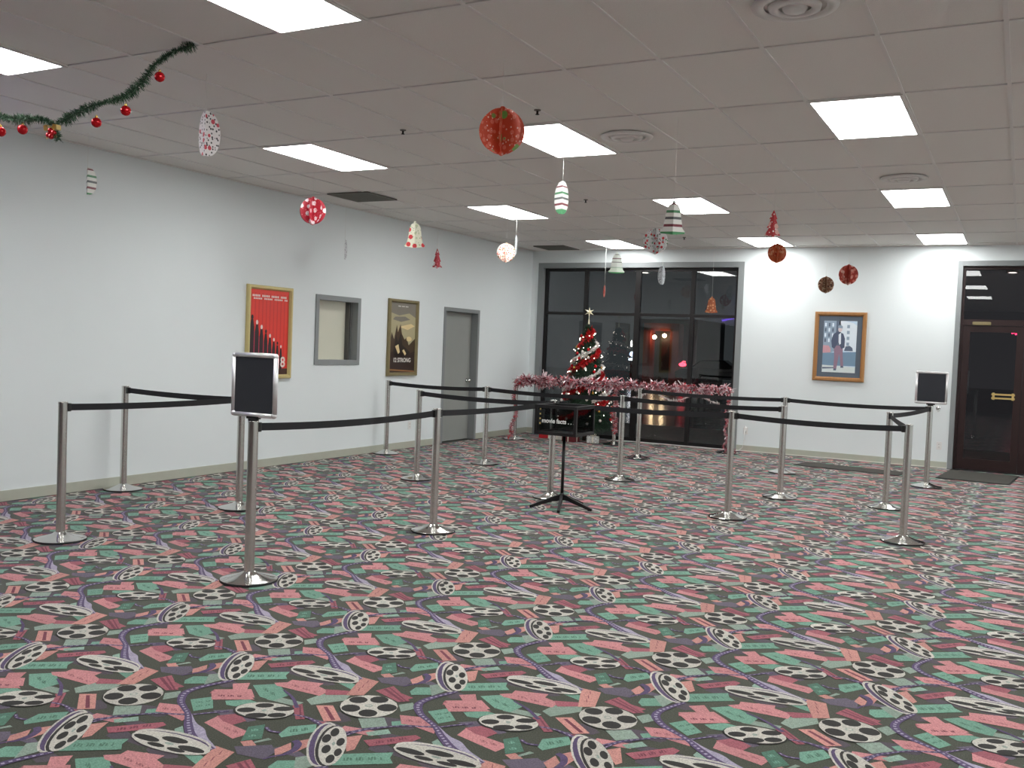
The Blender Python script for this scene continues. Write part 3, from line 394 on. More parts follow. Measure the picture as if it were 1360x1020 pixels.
# ------------------------------------------------------------------ entrance door
door = empty_struct('door_1')
b = MB()
b.box((DX0-.065,-.014,0),(DX0+.004,.06,DZ+.07)); b.box((DX0,-.0145,DZ-.004),(DX1,.06,DZ+.071)); b.box((DX1-.004,-.014,0),(DX1+.065,.06,DZ+.07))
b.build('door_casing', M['casing'], door, bevel=.003)
b = MB()
b.box((DX0,.06,0),(DX0+.04,.14,DZ)); b.box((DX1-.04,.06,0),(DX1,.14,DZ)); b.box((DX0,.062,DZ-.05),(DX1,.14,DZ)); b.box((DX0,.062,2.115),(DX1,.14,2.2))
b.build('door_frame', M['brown'], door)
for x0, x1, hinge in ((DX0+.043,7.875,1),(7.88,DX1-.043,-1)):
    b = MB()
    b.box((x0,.075,.01),(x0+.095,.12,2.11)); b.box((x1-.095,.075,.01),(x1,.12,2.11)); b.box((x0,.076,.01),(x1,.12,.17)); b.box((x0,.076,2.02),(x1,.12,2.11))
    leaf = b.build('door_leaf', M['brown'], door)
    g = MB(); g.face([(x0+.095,.098,.17),(x1-.095,.098,.17),(x1-.095,.098,2.02),(x0+.095,.098,2.02)]); g.build('door_pane', M['glass3'], leaf)
    p = MB()
    if hinge == 1: p.box((7.50,.028,1.115),(7.80,.046,1.14)); p.box((7.50,.028,1.06),(7.80,.046,1.085)); p.box((7.51,.03,1.05),(7.54,.08,1.15)); p.box((7.76,.03,1.05),(7.79,.08,1.15))
    else: p.box((7.95,.028,1.115),(8.25,.046,1.14)); p.box((7.95,.028,1.06),(8.25,.046,1.085)); p.box((7.96,.03,1.05),(7.99,.08,1.15)); p.box((8.21,.03,1.05),(8.24,.08,1.15))
    p.build('push_bar', M['goldribbon'], leaf)
g = MB(); g.face([(DX0+.04,.1,2.2),(DX1-.04,.1,2.2),(DX1-.04,.1,DZ-.05),(DX0+.04,.1,DZ-.05)]); g.build('transom_pane', M['glass3'], door)
b = MB(); b.box((7.20,.01,2.118),(7.44,.06,2.165)); b.build('door_closer', M['brass'], door, bevel=.006)

# ------------------------------------------------------------------ grey office door in the left wall
door = empty_struct('door_2')
b = MB()
b.box((-.158,EY0-.055,0),(.014,EY0+.004,EZ1+.055)); b.box((-.158,EY1-.004,0),(.014,EY1+.055,EZ1+.055)); b.box((-.158,EY0,EZ1-.004),(.0145,EY1,EZ1+.056))
b.build('door_casing', M['casing'], door, bevel=.003)
b = MB(); b.box((-.15,EY0+.006,.008),(-.108,EY1-.006,EZ1-.006)); leaf = b.build('door_leaf', M['doorgrey'], door)
b = MB(); b.lathe([(.032,0),(.032,.006),None,(.012,.006),(.012,.04),None,(.02,.04),(.029,.05),(.029,.065),(.018,.076),(.001,.078)], 20)
ko = b.build('door_knob', M['knob'], leaf, (-.108,-2.00,.96)); ko.rotation_euler = (0, PI/2, 0)

# ------------------------------------------------------------------ interior window in the left wall
win = empty_struct('window_2')
b = MB()
b.box((-.10,IY0-.06,IZ0-.06),(.016,IY0+.004,IZ1+.06)); b.box((-.10,IY1-.004,IZ0-.06),(.016,IY1+.06,IZ1+.06)); b.box((-.10,IY0,IZ1-.004),(.0165,IY1,IZ1+.061)); b.box((-.10,IY0,IZ0-.061),(.0165,IY1,IZ0+.004))
b.build('window_casing', M['casing'], win, bevel=.003)
b = MB(); b.box((-.186,IY0-.1,IZ0-.1),(-.166,IY1+.10,IZ1+.1)); b.build('blind', M['blind'], win)
b = MB(); b.box((-.164,IY1-.045,IZ0-.0),(-.102,IY1-.006,IZ1+.0)); b.build('jamb', M['jamb'], win)
g = MB(); g.face([(-.09,IY0,IZ0),(-.09,IY1,IZ0),(-.09,IY1,IZ1),(-.09,IY0,IZ1)]); g.build('window_pane', M['glass'], win)

# ------------------------------------------------------------------ ceiling lights
def make_light():
    t = thing('ceiling_light', 'x', 'ceiling light')
    f = MB()
    f.box((-.304,-.609,-.006),(.304,-.582,.03)); f.box((-.304,.582,-.006),(.304,.609,.03)); f.box((-.304,-.582,-.006),(-.281,.582,.03)); f.box((.281,-.582,-.006),(.304,.582,.03))
    f.build('frame', M['tbar'], t)
    d = MB(); d.box((-.281,-.582,-.003),(.281,.582,.006)); d.build('diffuser', M['lamp_on'], t)
    return t
LABELS = {
 (0,0):'lit ceiling panel left of the big red ornament, nearest the left wall of its row', (0,1):'lit ceiling panel straight behind the dark square vent by the left wall', (0,2):'lit ceiling panel above the green and white bell, close to the big window',
 (1,0):'lit ceiling panel right beside the big red round ornament', (1,1):'lit ceiling panel partly behind the striped bell ornament', (1,2):'lit ceiling panel just above the orange round ornament, near the back wall',
 (2,0):'largest fully visible lit ceiling panel, on the right side of the ceiling', (2,1):'lit ceiling panel just behind a small round air diffuser on the right', (2,2):'small far lit ceiling panel near the back wall, left of the entrance door',
 (0,-1):'lit ceiling panel cut off by the left edge of the photo', (1,-1):'large lit ceiling panel cut off by the top edge of the photo'}
L0 = make_light(); first = True
for c in range(0, 5):
    for r in range(-2, 3):
        loc = (1.642 + c*2.4384 + .281, -8.7215 + r*3.657 + .582, H)
        if loc[0] > XR-.5 or (c, r) in ((2,-2),): continue
        lab = LABELS.get((c, r), 'lit ceiling panel outside the view, lighting the lobby')
        if first: L0.location = loc; L0['label'] = lab; L0['group'] = 'lit ceiling panels in rows'; first = False
        else: dup(L0, loc, 0, lab, 'lit ceiling panels in rows')

# round air diffusers, square return vents, sprinklers
def diffuser(loc, lab):
    t = thing('air_diffuser', lab, 'air vent', loc, 0, 'round ceiling diffusers')
    b = MB(); b.lathe([(.21,0),(.205,-.012),(.16,-.016),(.15,-.006)], 36, smooth=True, caps=False); b.build('outer_ring', M['tbar'], t)
    b = MB(); b.lathe([(.128,-.004),(.122,-.02),(.085,-.024),(.08,-.01)], 36, caps=False); b.build('inner_ring', M['tbar'], t)
    b = MB(); b.lathe([(.001,-.03),(.05,-.03),(.06,-.014)], 36, caps=False); b.build('centre_cone', M['tbar'], t)
diffuser((6.80,-10.58,H), 'large round white air diffuser at the top edge of the view')
diffuser((6.80,-5.70,H), 'small round air diffuser between the two lit panels on the right')
diffuser((4.97,-8.14,H), 'faint round diffuser left of the striped bell string')
def vent(loc, lab):
    t = thing('return_vent', lab, 'air vent', loc, 0, 'dark square return vents')
    b = MB(); b.box((-.285,-.285,-.006),(.285,.285,.004)); b.build('backing', M['grilledark'], t)
    b = MB(); b.box((-.297,-.297,-.012),(.297,-.272,.004)); b.box((-.297,.272,-.012),(.297,.297,.004)); b.box((-.297,-.272,-.012),(-.272,.272,.004)); b.box((.272,-.272,-.012),(.297,.272,.004)); b.build('frame', M['grille'], t)
    b = MB()
    for i in range(21):
        y = -.262 + i*.0262; b.box((-.272,y-.007,-.011),(.272,y+.007,-.007))
    b.build('grille', M['grille'], t)
vent((.78,-6.08,H), 'dark square return vent in the ceiling above the interior window')
vent((.703,-.5,H), 'dark square return vent in the far corner by the big window')
for i, (x, y, lab) in enumerate(((3.33,-8.92,'small dark sprinkler left of the big red ornament'),(4.67,-9.15,'tiny sprinkler just right of the big red ornament string'),(3.33,-5.23,'tiny sprinkler right of the striped round ornament'),(3.33,-1.59,'far sprinkler right of the striped bell ornament'))):
    t = thing('sprinkler', lab, 'sprinkler', (x, y, H), 0, 'ceiling sprinklers')
    b = MB(); b.lathe([(.026,.0),(.025,-.006),(.010,-.009)], 16); b.build('plate', M['grille'], t)
    b = MB(); b.lathe([(.008,-.008),(.008,-.032),None,(.015,-.032),(.015,-.035)], 12); b.build('head', M['grilledark'], t)

# ------------------------------------------------------------------ stanchions
def post_parts(t, rosette=True):
    b = MB()
    b.lathe([(.178,.004),(.178,.012),None,(.176,.013),(.150,.020),(.105,.031),(.062,.044),(.040,.056),(.0345,.060)], 48)
    b.build('base', M['chrome'], t)
    b = MB(); b.lathe([(.181,0),(.181,.009),(.176,.0125)], 48); b.build('base_rim', M['rubber'], t)
    b = MB(); b.lathe([(.0318,.055),(.0318,1.0)], 36, caps=False); b.build('pole', M['steel'], t)
    b = MB(); b.lathe([(.0335,.998),(.0335,1.010),None,(.0325,1.0125),(.001,1.0135)], 32); b.build('cap', M['steel'], t)
POSTS = {
 'P1':(1.729,-10.798,'leftmost steel stanchion, standing nearest on the left with one belt running right'),
 'P2':(.20,-8.972,'steel stanchion against the left wall behind the leftmost one'),
 'P3':(1.75,-9.01,'steel stanchion mostly hidden behind the sign frame, joining two belts'),
 'P4':(3.625,-10.858,'nearest steel stanchion, carrying the silver sign frame at left'),
 'P5':(.20,-4.608,'steel stanchion against the left wall below the brown movie poster'),
 'P6':(1.885,-6.364,'steel stanchion between the wall one and the near middle one'),
 'P7':(3.67,-8.78,'near middle steel stanchion, second along from the silver sign frame'),
 'P8':(1.753,-4.586,'steel stanchion standing in front of the grey door'),
 'P9':(.46,-1.32,'far left stanchion wrapped in a pink tinsel strand by the left wall'),
 'P10':(3.65,-6.53,'steel stanchion just behind the black movie facts box'),
 'P11':(3.697,-4.725,'steel stanchion right of the movie facts box, in front of the tree'),
 'P12':(3.029,-2.349,'steel stanchion before the middle of the window, at the end of the tree garland'),
 'P13':(2.03,-.80,'far stanchion beside the tree with tinsel hanging down its pole'),
 'P14':(3.858,-.548,'far stanchion at the right edge of the window, under the end of the garland'),
 'P15':(5.475,-6.425,'near steel stanchion in front of the right edge of the window'),
 'P16':(5.115,-2.442,'steel stanchion close to the back wall, hidden low behind a nearer one'),
 'P17':(5.601,-4.77,'steel stanchion directly in front of another one, left of the framed picture'),
 'P18':(6.676,-4.672,'steel stanchion below the framed picture, belted to two neighbours'),
 'P19':(7.049,-6.594,'nearest stanchion on the right, at the corner of the belts'),
 'P20':(6.893,-2.476,'steel stanchion by the entrance carrying the right sign frame')}
proto = thing('stanchion', 'x', 'stanchion'); post_parts(proto)
GROUP_P = 'steel queue stanchions'
for i, (k, (x, y, lab)) in enumerate(POSTS.items()):
    rz = rnd.uniform(0, 6)
    if i == 0: proto.location = (x,y,0); proto['label'] = lab; proto['group'] = GROUP_P
    else: dup(proto, (x,y,0), rz, lab, GROUP_P)

# ------------------------------------------------------------------ belts
def belt(p, q, lab, sag=.02, z=.972):
    x0, y0 = POSTS[p][:2]; x1, y1 = POSTS[q][:2]
    A = Vector((x0,y0,z)); B = Vector((x1,y1,z)); d = (B-A).normalized(); A = A + d*.046; B = B - d*.046
    n = Vector((-d.y, d.x, 0)); N = 16; hh = .0245; th = .0009
    b = MB(); pts = []
    for i in range(N+1):
        t = i/N; c = A.lerp(B, t); c.z -= sag*4*t*(1-t)
        pts.append(c - A)
    for i in range(N):
        a, c = pts[i], pts[i+1]; u = Vector((0,0,hh))
        for s in (1,-1):
            b.face([a+n*th*s-u, c+n*th*s-u, c+n*th*s+u, a+n*th*s+u], 0, True)
        b.face([a+n*th+u, c+n*th+u, c-n*th+u, a-n*th+u]); b.face([a+n*th-u, c+n*th-u, c-n*th-u, a-n*th-u])
    o = b.build('retractable_belt', M['belt'], None, A)
    tag(o, lab, 'belt', 'black queue belts')
    ang = math.atan2(d.y, d.x)
    for e, sgn in ((Vector((0,0,0)), 1), (B-A, -1)):
        k = MB(); k.box((-.014,-.017,-.031),(.012,.017,.029)); c = k.build('belt_clip', M['black'], o, e, ang if sgn > 0 else ang+PI, bevel=.003)
    return o
belt('P1','P3','black belt from the leftmost stanchion to the one behind the sign frame', .012)
belt('P2','P3','black belt from the stanchion at the left wall to the one behind the sign frame', .012)
belt('P4','P7','black belt from the nearest stanchion to the near middle stanchion', .022)
belt('P7','P10','black belt from the near middle stanchion to the one behind the movie facts box', .015)
belt('P6','P10','middle of three black belts running right towards the movie facts box', .02)
belt('P5','P8','black belt below the brown movie poster, from wall stanchion to grey door', .02)
belt('P8','P11','black belt from the grey door stanchion past the tree', .02)
belt('P11','P17','black belt across the window ending at the stanchion left of the framed picture', .02)
belt('P10','P15','lowest black belt across the window, right of the movie facts box', .02)
belt('P15','P19','lowest black belt on the right, running to the nearest right stanchion', .02)
belt('P12','P16','uppermost black belt across the right half of the window', .02)
belt('P16','P20','long upper black belt under the framed picture', .02)
belt('P18','P20','short black belt from the framed picture stanchion to the right sign frame', .015)
belt('P19','P18','shortest black belt, at the right corner of the queue', .01)
belt('P9','P13','black belt behind the pink garland left of the tree', .02)
belt('P13','P14','black belt behind the pink garland right of the tree', .02)

# ------------------------------------------------------------------ sign frames on the stanchions
def sign_frame(p, lab):
    x, y = POSTS[p][:2]
    t = thing('sign_frame', lab, 'sign', (x, y, 1.0137), 0, 'silver sign frames on stanchions')
    W, Z0, Z1, r = .172, .036, .412, .013
    b = MB(); b.lathe([(.034,0),(.034,.012)], 24); b.box((-.05,-.012,.011),(.05,.012,.04)); b.build('bracket', M['black'], t)
    b = MB()
    def rail(p0, p1, m=0): b.tube([p0, p1], .0155, 12, m)
    rail((-W,0,Z0+r),(-W,0,Z1-r)); rail((W,0,Z0+r),(W,0,Z1-r)); rail((-W+r,0,Z0),(W-r,0,Z0)); rail((-W+r,0,Z1),(W-r,0,Z1))
    for sx, z in ((-1,Z0),(1,Z0),(-1,Z1),(1,Z1)): b.sphere((sx*(W-.004),0,z + (.004 if z == Z0 else -.004)), .019, 14, 10)
    b.build('snap_frame', M['silver'], t)
    b = MB(); b.box((-W+.008,-.006,Z0+.008),(W-.008,.008,Z1-.008)); b.build('sheet', M['sheet'], t)
sign_frame('P4', 'silver framed dark sign on the nearest stanchion, at left')
sign_frame('P20', 'silver framed dark sign by the entrance door, at right')

# ------------------------------------------------------------------ movie facts box on a stand
def text_mesh(txt, size, m, parent, loc, rot=(PI/2,0,0), ext=.0008, bold=0.0, xs=1.0, name='lettering', align='CENTER'):
    cu = bpy.data.curves.new('t', 'FONT'); cu.body = txt; cu.size = size; cu.extrude = ext; cu.align_x = align; cu.align_y = 'CENTER'; cu.offset = bold
    tmp = bpy.data.objects.new('t', cu); COL.objects.link(tmp); bpy.context.view_layer.update()
    me = bpy.data.meshes.new_from_object(tmp.evaluated_get(bpy.context.evaluated_depsgraph_get()))
    bpy.data.objects.remove(tmp); me.name = name; me.materials.clear(); me.materials.append(m)
    o = bpy.data.objects.new(name, me); COL.objects.link(o); o.parent = parent; o.location = loc; o.rotation_euler = rot; o.scale = (xs,1,1)
    return o
t = thing('marquee_stand', 'black stand with a glass-sided movie facts box before the tree', 'sign stand', (4.0,-7.0,0))
S, Z0, Z1 = .205, .715, 1.0
b = MB()
for sx in (-1,1):
    for sy in (-1,1): b.box((sx*S-.014,sy*S-.014,Z0),(sx*S+.014,sy*S+.014,Z1))
for z in (Z0, Z1-.03):
    for s in (-1,1):
        b.box((-S+.014,s*S-.0139,z),(S-.014,s*S+.0139,z+.03)); b.box((s*S-.0139,-S+.014,z),(s*S+.0139,S-.014,z+.03))
b.build('box_frame', M['black'], t)
b = MB(); b.box((-S+.014,-S+.014,Z0+.002),(S-.014,S-.014,Z0+.012)); b.build('box_floor', M['black'], t)
for s, nm in ((-1,0),(1,1)):
    g = MB(); g.box((-S+.014,s*S-.003,Z0+.03),(S-.014,s*S+.003,Z1-.03)); pane = g.build('glass_panel', M['smoke'], t)
    if s == -1:
        text_mesh('movie facts . . .', .060, M['white'], pane, (.025,-S-.0045,Z0+.135), bold=.0012, xs=.94)
        d = MB()
        for i in range(4): d.lathe([(.001,0),(.0085,0),(.0085,.001)], 12, c=(-.17,0,0), caps=False) if False else d.box((-.172,-S-.0045,Z0+.10+i*.045),(-.158,-S-.0035,Z0+.116+i*.045))
        d.build('printed_bulb_row', M['goldribbon'], pane)
    g = MB(); g.box((s*S-.003,-S+.014,Z0+.03),(s*S+.003,S-.014,Z1-.03)); g.build('glass_panel', M['smoke'], t)
b = MB(); b.tube([(0,0,.10),(0,0,Z0+.002)], .0155, 16); b.lathe([(.026,.08),(.026,.13),None,(.017,.14)], 16); b.build('pole', M['black'], t)
for k in range(5):
    a = math.radians(218 + 72*k)
    Mx = Matrix.Rotation(a, 4, 'Z'); b = MB()
    pr = [(.012,.115),(.03,.125),(.05,.122),(.295,.028),(.315,.022),(.315,0),(.285,0),(.275,.008),(.06,.072),(.012,.075)]
    b.extrude([tuple(Mx @ Vector((x,-.0135,z))) for x, z in pr], tuple(Mx.to_3x3() @ Vector((0,.027,0)))); b.build('leg', M['black'], t)

# ------------------------------------------------------------------ posters, picture on the walls
def flat(b, pts, lay, m):   # a printed shape on the sheet (u right, v up), a hair proud of it
    b.face([(u, -.0003*lay, v) for u, v in pts], m)
def circ(cx, cy, r, n=14, ry=None): return [(cx + r*math.cos(2*PI*i/n), cy + (ry or r)*math.sin(2*PI*i/n)) for i in range(n)]
def wall_frame(t, W, Hh, fw, dep, m, inner=None):
    b = MB()
    prof = [(0,0),(0,-dep*.7),(fw*.2,-dep),(fw*.65,-dep),(fw,-dep*.45),(fw,0)]
    cs = [(-W/2,0,1,1),(W/2,0,-1,1),(W/2,Hh,-1,-1),(-W/2,Hh,1,-1)]
    for i in range(4):
        a, c = cs[i], cs[(i+1)%4]
        for k in range(len(prof)-1):
            (f0,d0),(f1,d1) = prof[k], prof[k+1]
            b.face([(a[0]+a[2]*f0,d0,a[1]+a[3]*f0),(c[0]+c[2]*f0,d0,c[1]+c[3]*f0),(c[0]+c[2]*f1,d1,c[1]+c[3]*f1),(a[0]+a[2]*f1,d1,a[1]+a[3]*f1)])
    return b.build('frame', m, t)
PM = lambda n, c, r=.35: mat(n, srgb(*c), r, noise=.05, nscale=9)
# red poster: plain red sheet with a falling row of dark upright bars (generic stand-in)
t = thing('movie_poster', 'red movie poster in a gold frame, behind the nearest sign frame', 'poster', (.002,-6.785,1.05), PI/2)
wall_frame(t, .76, 1.09, .05, .045, M['gold'])
mm = [PM('poster_red',(232,60,46)), PM('poster_red_fold',(214,48,42)), PM('poster_dark',(46,26,30)), PM('poster_pale',(240,222,214)), PM('poster_mauve',(176,54,84)), PM('poster_brown',(70,40,30))]
b = MB(); b.box((-.345,-.012,.035),(.345,-.006,1.055),0)
def sh(pts, lay, m): b.face([(u,-.012-.0006*lay,v) for u, v in pts], m)
for i in range(11):
    u = -.31 + i*.062; sh([(u,.16),(u+.014,.16),(u+.014,1.0),(u,1.0)], 1, 1)
sh([(-.335,.045),(.335,.045),(.335,.12),(-.335,.12)], 1, 5)
for i in range(8):
    u = -.285 + i*.082 - .0016*i*i; top = .76 - .058*i + .0015*i*i; wd = .034 - .0018*i
    sh([(u-wd,.11),(u+wd,.11),(u+wd*1.05,top-.16),(u+wd*.55,top-.07),(u-wd*.55,top-.07),(u-wd*1.05,top-.16)], 2, 2)
    sh([(u+wd,.11),(u+wd*1.5,.11),(u+wd*1.3,top-.2),(u+wd,top-.2)], 2, 4)
    sh(circ(u, top-.045, wd*.6, 12, wd*.85), 3, 3 if i % 3 else 2)
for row, (z, hgt, n) in enumerate(((.968,.012,22),(.935,.009,20))):
    for i in range(n):
        if i % 6 == 5: continue
        u = -.29 + i*.58/n + .02*row; sh([(u,z-hgt),(u+.58/n*.72,z-hgt),(u+.58/n*.72,z+hgt),(u,z+hgt)], 2, 3)
ps = b.build('sheet', mm, t)
text_mesh('8', .17, mm[3], ps, (.245,-.0165,.19), bold=.004)
# brown poster
t = thing('movie_poster', 'brown war movie poster in an antique gold frame, left of the grey door', 'poster', (.002,-4.03,1.06), PI/2)
wall_frame(t, .735, 1.09, .05, .045, M['brass'])
mm = [PM('poster_sky',(176,166,132)), PM('poster_cloud',(128,122,112)), PM('poster_hill',(74,58,42)), PM('poster_ridge',(44,36,30)), PM('poster_glow',(222,200,150)), PM('poster_white',(232,230,222)), PM('poster_ground',(54,40,34)), PM('poster_band',(150,110,70))]
b = MB(); b.box((-.325,-.012,.04),(.325,-.006,1.05),0)
sh([(-.32,.9),(-.1,.86),(.15,.9),(.32,.84),(.32,1.04),(-.32,1.04)], 1, 1); sh([(-.25,.80),(-.05,.77),(.18,.81),(.05,.85),(-.2,.84)], 1, 1)
sh([(-.1,.70),(.12,.66),(.3,.72),(.2,.75)], 1, 4); sh(circ(.16,.53,.07,16,.035), 2, 4)
sh([(-.32,.43),(-.27,.62),(-.21,.52),(-.15,.73),(-.12,.62),(-.06,.74),(-.02,.60),(.05,.52),(.1,.55),(.16,.44),(.25,.5),(.32,.54),(.32,.3),(-.32,.3)], 2, 2)
sh([(-.22,.36),(-.16,.58),(-.11,.48),(-.05,.62),(0,.44),(.08,.40),(.2,.34),(.1,.28),(-.2,.28)], 3, 3)
sh([(-.32,.05),(.32,.05),(.32,.36),(.1,.30),(-.1,.36),(-.32,.33)], 3, 6)
sh([(-.18,.42),(-.10,.31),(-.06,.34),(-.10,.45)], 4, 4); sh([(0,.36),(.07,.29),(.1,.32),(.04,.38)], 4, 4); sh([(-.32,.075),(.32,.055),(.32,.07),(-.32,.10)], 4, 7)
for i in range(14):
    if i % 5 == 4: continue
    u = -.13+i*.018; sh([(u,.985),(u+.013,.985),(u+.013,1.0),(u,1.0)], 3, 5)
ps = b.build('sheet', mm, t)
text_mesh('12 STRONG', .085, mm[5], ps, (.0,-.0155,.222), bold=.0015, xs=.98)
text_mesh('2018', .026, mm[5], ps, (.03,-.0155,.118)) if False else None
b = None
# framed street picture
t = thing('framed_picture', 'oak framed street picture with grey mat on the back wall', 'picture', (5.37,-.002,1.205), 0)
wall_frame(t, .765, 1.065, .062, .04, M['oak'])
mm = [M['matboard'], PM('picture_sky',(200,222,240)), PM('picture_road',(120,148,172)), PM('picture_kerb',(216,226,226)), PM('picture_facade',(150,168,186)), PM('picture_pale',(226,236,244)), PM('picture_coat',(80,90,112)), PM('picture_trouser',(150,124,142)), PM('picture_skin',(220,206,206)), PM('picture_car',(206,156,164)), PM('picture_dark',(96,108,128))]
b = MB(); b.box((-.322,-.010,.058),(.322,-.004,1.008),0)
sh([(-.245,.135),(.245,.135),(.245,.93),(-.245,.93)], 1, 1)
sh([(-.245,.40),(-.245,.93),(-.06,.93),(-.06,.46)], 2, 4); sh([(.245,.45),(.245,.86),(.19,.90),(.06,.93),(-.02,.93),(.02,.48)], 2, 5); sh([(-.06,.46),(-.06,.93),(.0,.93),(.03,.47)], 2, 10)
for i in range(3):
    for k in range(4): sh([(-.23+i*.055,.60+k*.08),(-.205+i*.055,.60+k*.08),(-.205+i*.055,.655+k*.08),(-.23+i*.055,.655+k*.08)], 3, 5 if (i+k)%2 else 10)
for k in range(4): sh([(.10,.55+k*.09),(.14,.55+k*.09),(.14,.60+k*.09),(.10,.60+k*.09)], 3, 4)
sh([(-.245,.24),(.245,.24),(.245,.46),(-.245,.43)], 3, 2); sh([(-.245,.135),(.245,.135),(.245,.225),(-.245,.245)], 4, 3)
sh([(-.245,.43),(-.13,.44),(-.13,.50),(-.16,.545),(-.245,.55)], 4, 9); sh([(.07,.47),(.2,.47),(.19,.52),(.15,.55),(.09,.54)], 4, 10)
sh([(-.24,.185),(-.05,.20),(-.05,.215),(-.24,.21)], 5, 10)
sh([(-.075,.19),(-.03,.19),(0,.42),(.015,.36),(.03,.23),(.07,.23),(.055,.40),(.05,.55),(-.085,.55),(-.07,.38)], 6, 7)
sh([(-.11,.52),(-.075,.50),(-.02,.60),(.03,.50),(.075,.52),(.075,.66),(.05,.73),(0,.76),(-.05,.76),(-.10,.72),(-.125,.62)], 7, 6)
sh([(-.02,.72),(.015,.75),(.02,.58),(.0,.56),(-.015,.60)], 8, 5)
sh(circ(.0,.80,.030,16,.042), 8, 8); sh([(-.034,.822),(.036,.815),(.033,.85),(.0,.868),(-.03,.855)], 9, 4)
sh([(-.075,.165),(-.035,.165),(-.03,.195),(-.07,.195)], 8, 10); sh([(.03,.21),(.075,.21),(.07,.235),(.03,.235)], 8, 10)
b.build('sheet', mm, t)
b = MB(); b.box((-.322,-.020,.058),(.322,-.0185,1.008)) if False else None

# ------------------------------------------------------------------ wall fittings
def outlet(loc, rz, lab):
    t = thing('wall_outlet', lab, 'outlet', loc, rz, 'white wall outlets')
    b = MB(); b.box((-.036,-.006,-.058),(.036,0,.058)); b.build('plate', M['white'], t, bevel=.002)
    for z in (-.021,.021):
        b = MB(); b.box((-.017,-.0085,z-.014),(.017,-.005,z+.014)); sk = b.build('socket', M['white'], t, bevel=.002)
        b = MB(); b.box((-.008,-.0092,z-.006),(-.005,-.0082,z+.006)); b.box((.005,-.0092,z-.006),(.008,-.0082,z+.006)); b.build('slot', M['black'], sk)
outlet((6.85,-.001,.33), 0, 'white wall outlet beside the entrance door casing')
outlet((3.985,-.001,.33), 0, 'white wall outlet right of the big window, with a plug in it')
outlet((.001,-3.76,.33), PI/2, 'white wall outlet low on the left wall, left of the grey door')
t = thing('plug_adapter', 'white plug adapter in the outlet right of the big window', 'plug', (3.985,-.010,.352))
b = MB(); b.box((-.025,-.045,-.028),(.025,0,.035)); b.build('body', M['white'], t, bevel=.004)
b = MB(); b.lathe([(.012,0),(.010,.03)], 12, c=(0,-.028,.034)); b.build('cord_grip', M['white'], t)
b = MB(); pts = [(3.985,-.06,.335),(3.99,-.075,.28),(3.985,-.07,.18),(3.96,-.06,.06),(3.90,-.06,.006),(3.6,-.055,.005),(3.3,-.04,.005),(3.0,-.07,.005),(2.7,-.045,.005),(2.4,-.07,.005),(2.1,-.05,.005),(1.9,-.1,.005),(1.7,-.28,.005)]
b.tube(pts, .006, 8)
tag(b.build('power_cord', M['white']), 'white power cord along the foot of the big window', 'cord')
t = thing('wall_fixture', 'small round metal fixture on the wall right of the right sign frame', 'fixture', (6.81,-.001,.885))
b = MB(); b.lathe([(.032,0),(.032,.006),None,(.016,.008),(.012,.03),(.019,.04),(.001,.046)], 20); o = b.build('knob', M['knob'], t); o.rotation_euler = (PI/2,0,0)
b = MB(); b.tube([(.024*math.sin(a),-.022,-.03-.024*math.cos(a)) for a in [i*2*PI/16 for i in range(17)]], .003, 6); b.build('ring', M['knob'], t)

# floor mats
def floor_mat(cx, cy, w, d, rz, lab):
    t = thing('floor_mat', lab, 'mat', (cx,cy,.0006), rz, 'dark floor mats')
    b = MB(); b.box((-w/2,-d/2,0),(w/2,d/2,.007)); b.build('pile', M['mat_rug'], t, bevel=.002)
    b = MB()
    for s in (-1,1): b.box((-w/2-.02,s*(d/2+.01)-.01,0),(w/2+.02,s*(d/2+.01)+.01,.0045)); b.box((s*(w/2+.01)-.01,-d/2,0),(s*(w/2+.01)+.01,d/2,.0045))
    b.build('rubber_edge', M['rubber'], t)
floor_mat(5.79,-1.20,1.40,.50,math.radians(-7),'dark floor mat under the framed picture along the back wall')
floor_mat(7.42,-.78,.86,1.20,math.radians(-5),'dark floor mat in front of the entrance door')

# ------------------------------------------------------------------ tinsel and pine strands
def tinsel(name, path, rad, per_m, mats, wts, parent=None, seed=1, wid=.006, ln=None, curl=.5):
    """wire core with many short bent strips around it"""
    r = random.Random(seed); b = MB(); P = [Vector(p) for p in path]
    L = [0]
    for i in range(len(P)-1): L.append(L[-1] + (P[i+1]-P[i]).length)
    b.tube(P, .004, 6, 0)
    def pos(s):
        for i in range(len(P)-1):
            if s <= L[i+1]: 
                f = (s-L[i])/max(L[i+1]-L[i],1e-6); return P[i].lerp(P[i+1], f), (P[i+1]-P[i]).normalized()
        return P[-1], (P[-1]-P[-2]).normalized()
    for k in range(int(L[-1]*per_m)):
        c, t = pos(r.uniform(0, L[-1]))
        a = Vector((r.gauss(0,1), r.gauss(0,1), r.gauss(0,1))); a = (a - t*a.dot(t)).normalized(); a = (a + t*r.uniform(-.5,.5)).normalized()
        q = rad(L) if callable(rad) else rad
        l = q*r.uniform(.55,1.1)*(1 + .28*math.sin(c.x*17+seed) + .15*math.sin(c.x*41)); w = a.cross(Vector((r.gauss(0,1), r.gauss(0,1), r.gauss(0,1)))).normalized()*wid*.5
        bend = Vector((r.gauss(0,1), r.gauss(0,1), r.gauss(0,1)))*l*.25*curl
        m = r.choices(range(len(mats)), wts)[0]
        p0 = c; p1 = c + a*l*.55 + bend*.4; p2 = c + a*l + bend - Vector((0,0,l*.12))
        b.face([p0-w, p0+w, p1+w, p1-w], m); b.face([p1-w, p1+w, p2+w*.4, p2-w*.4], m)
    return b.build(name, mats, parent)
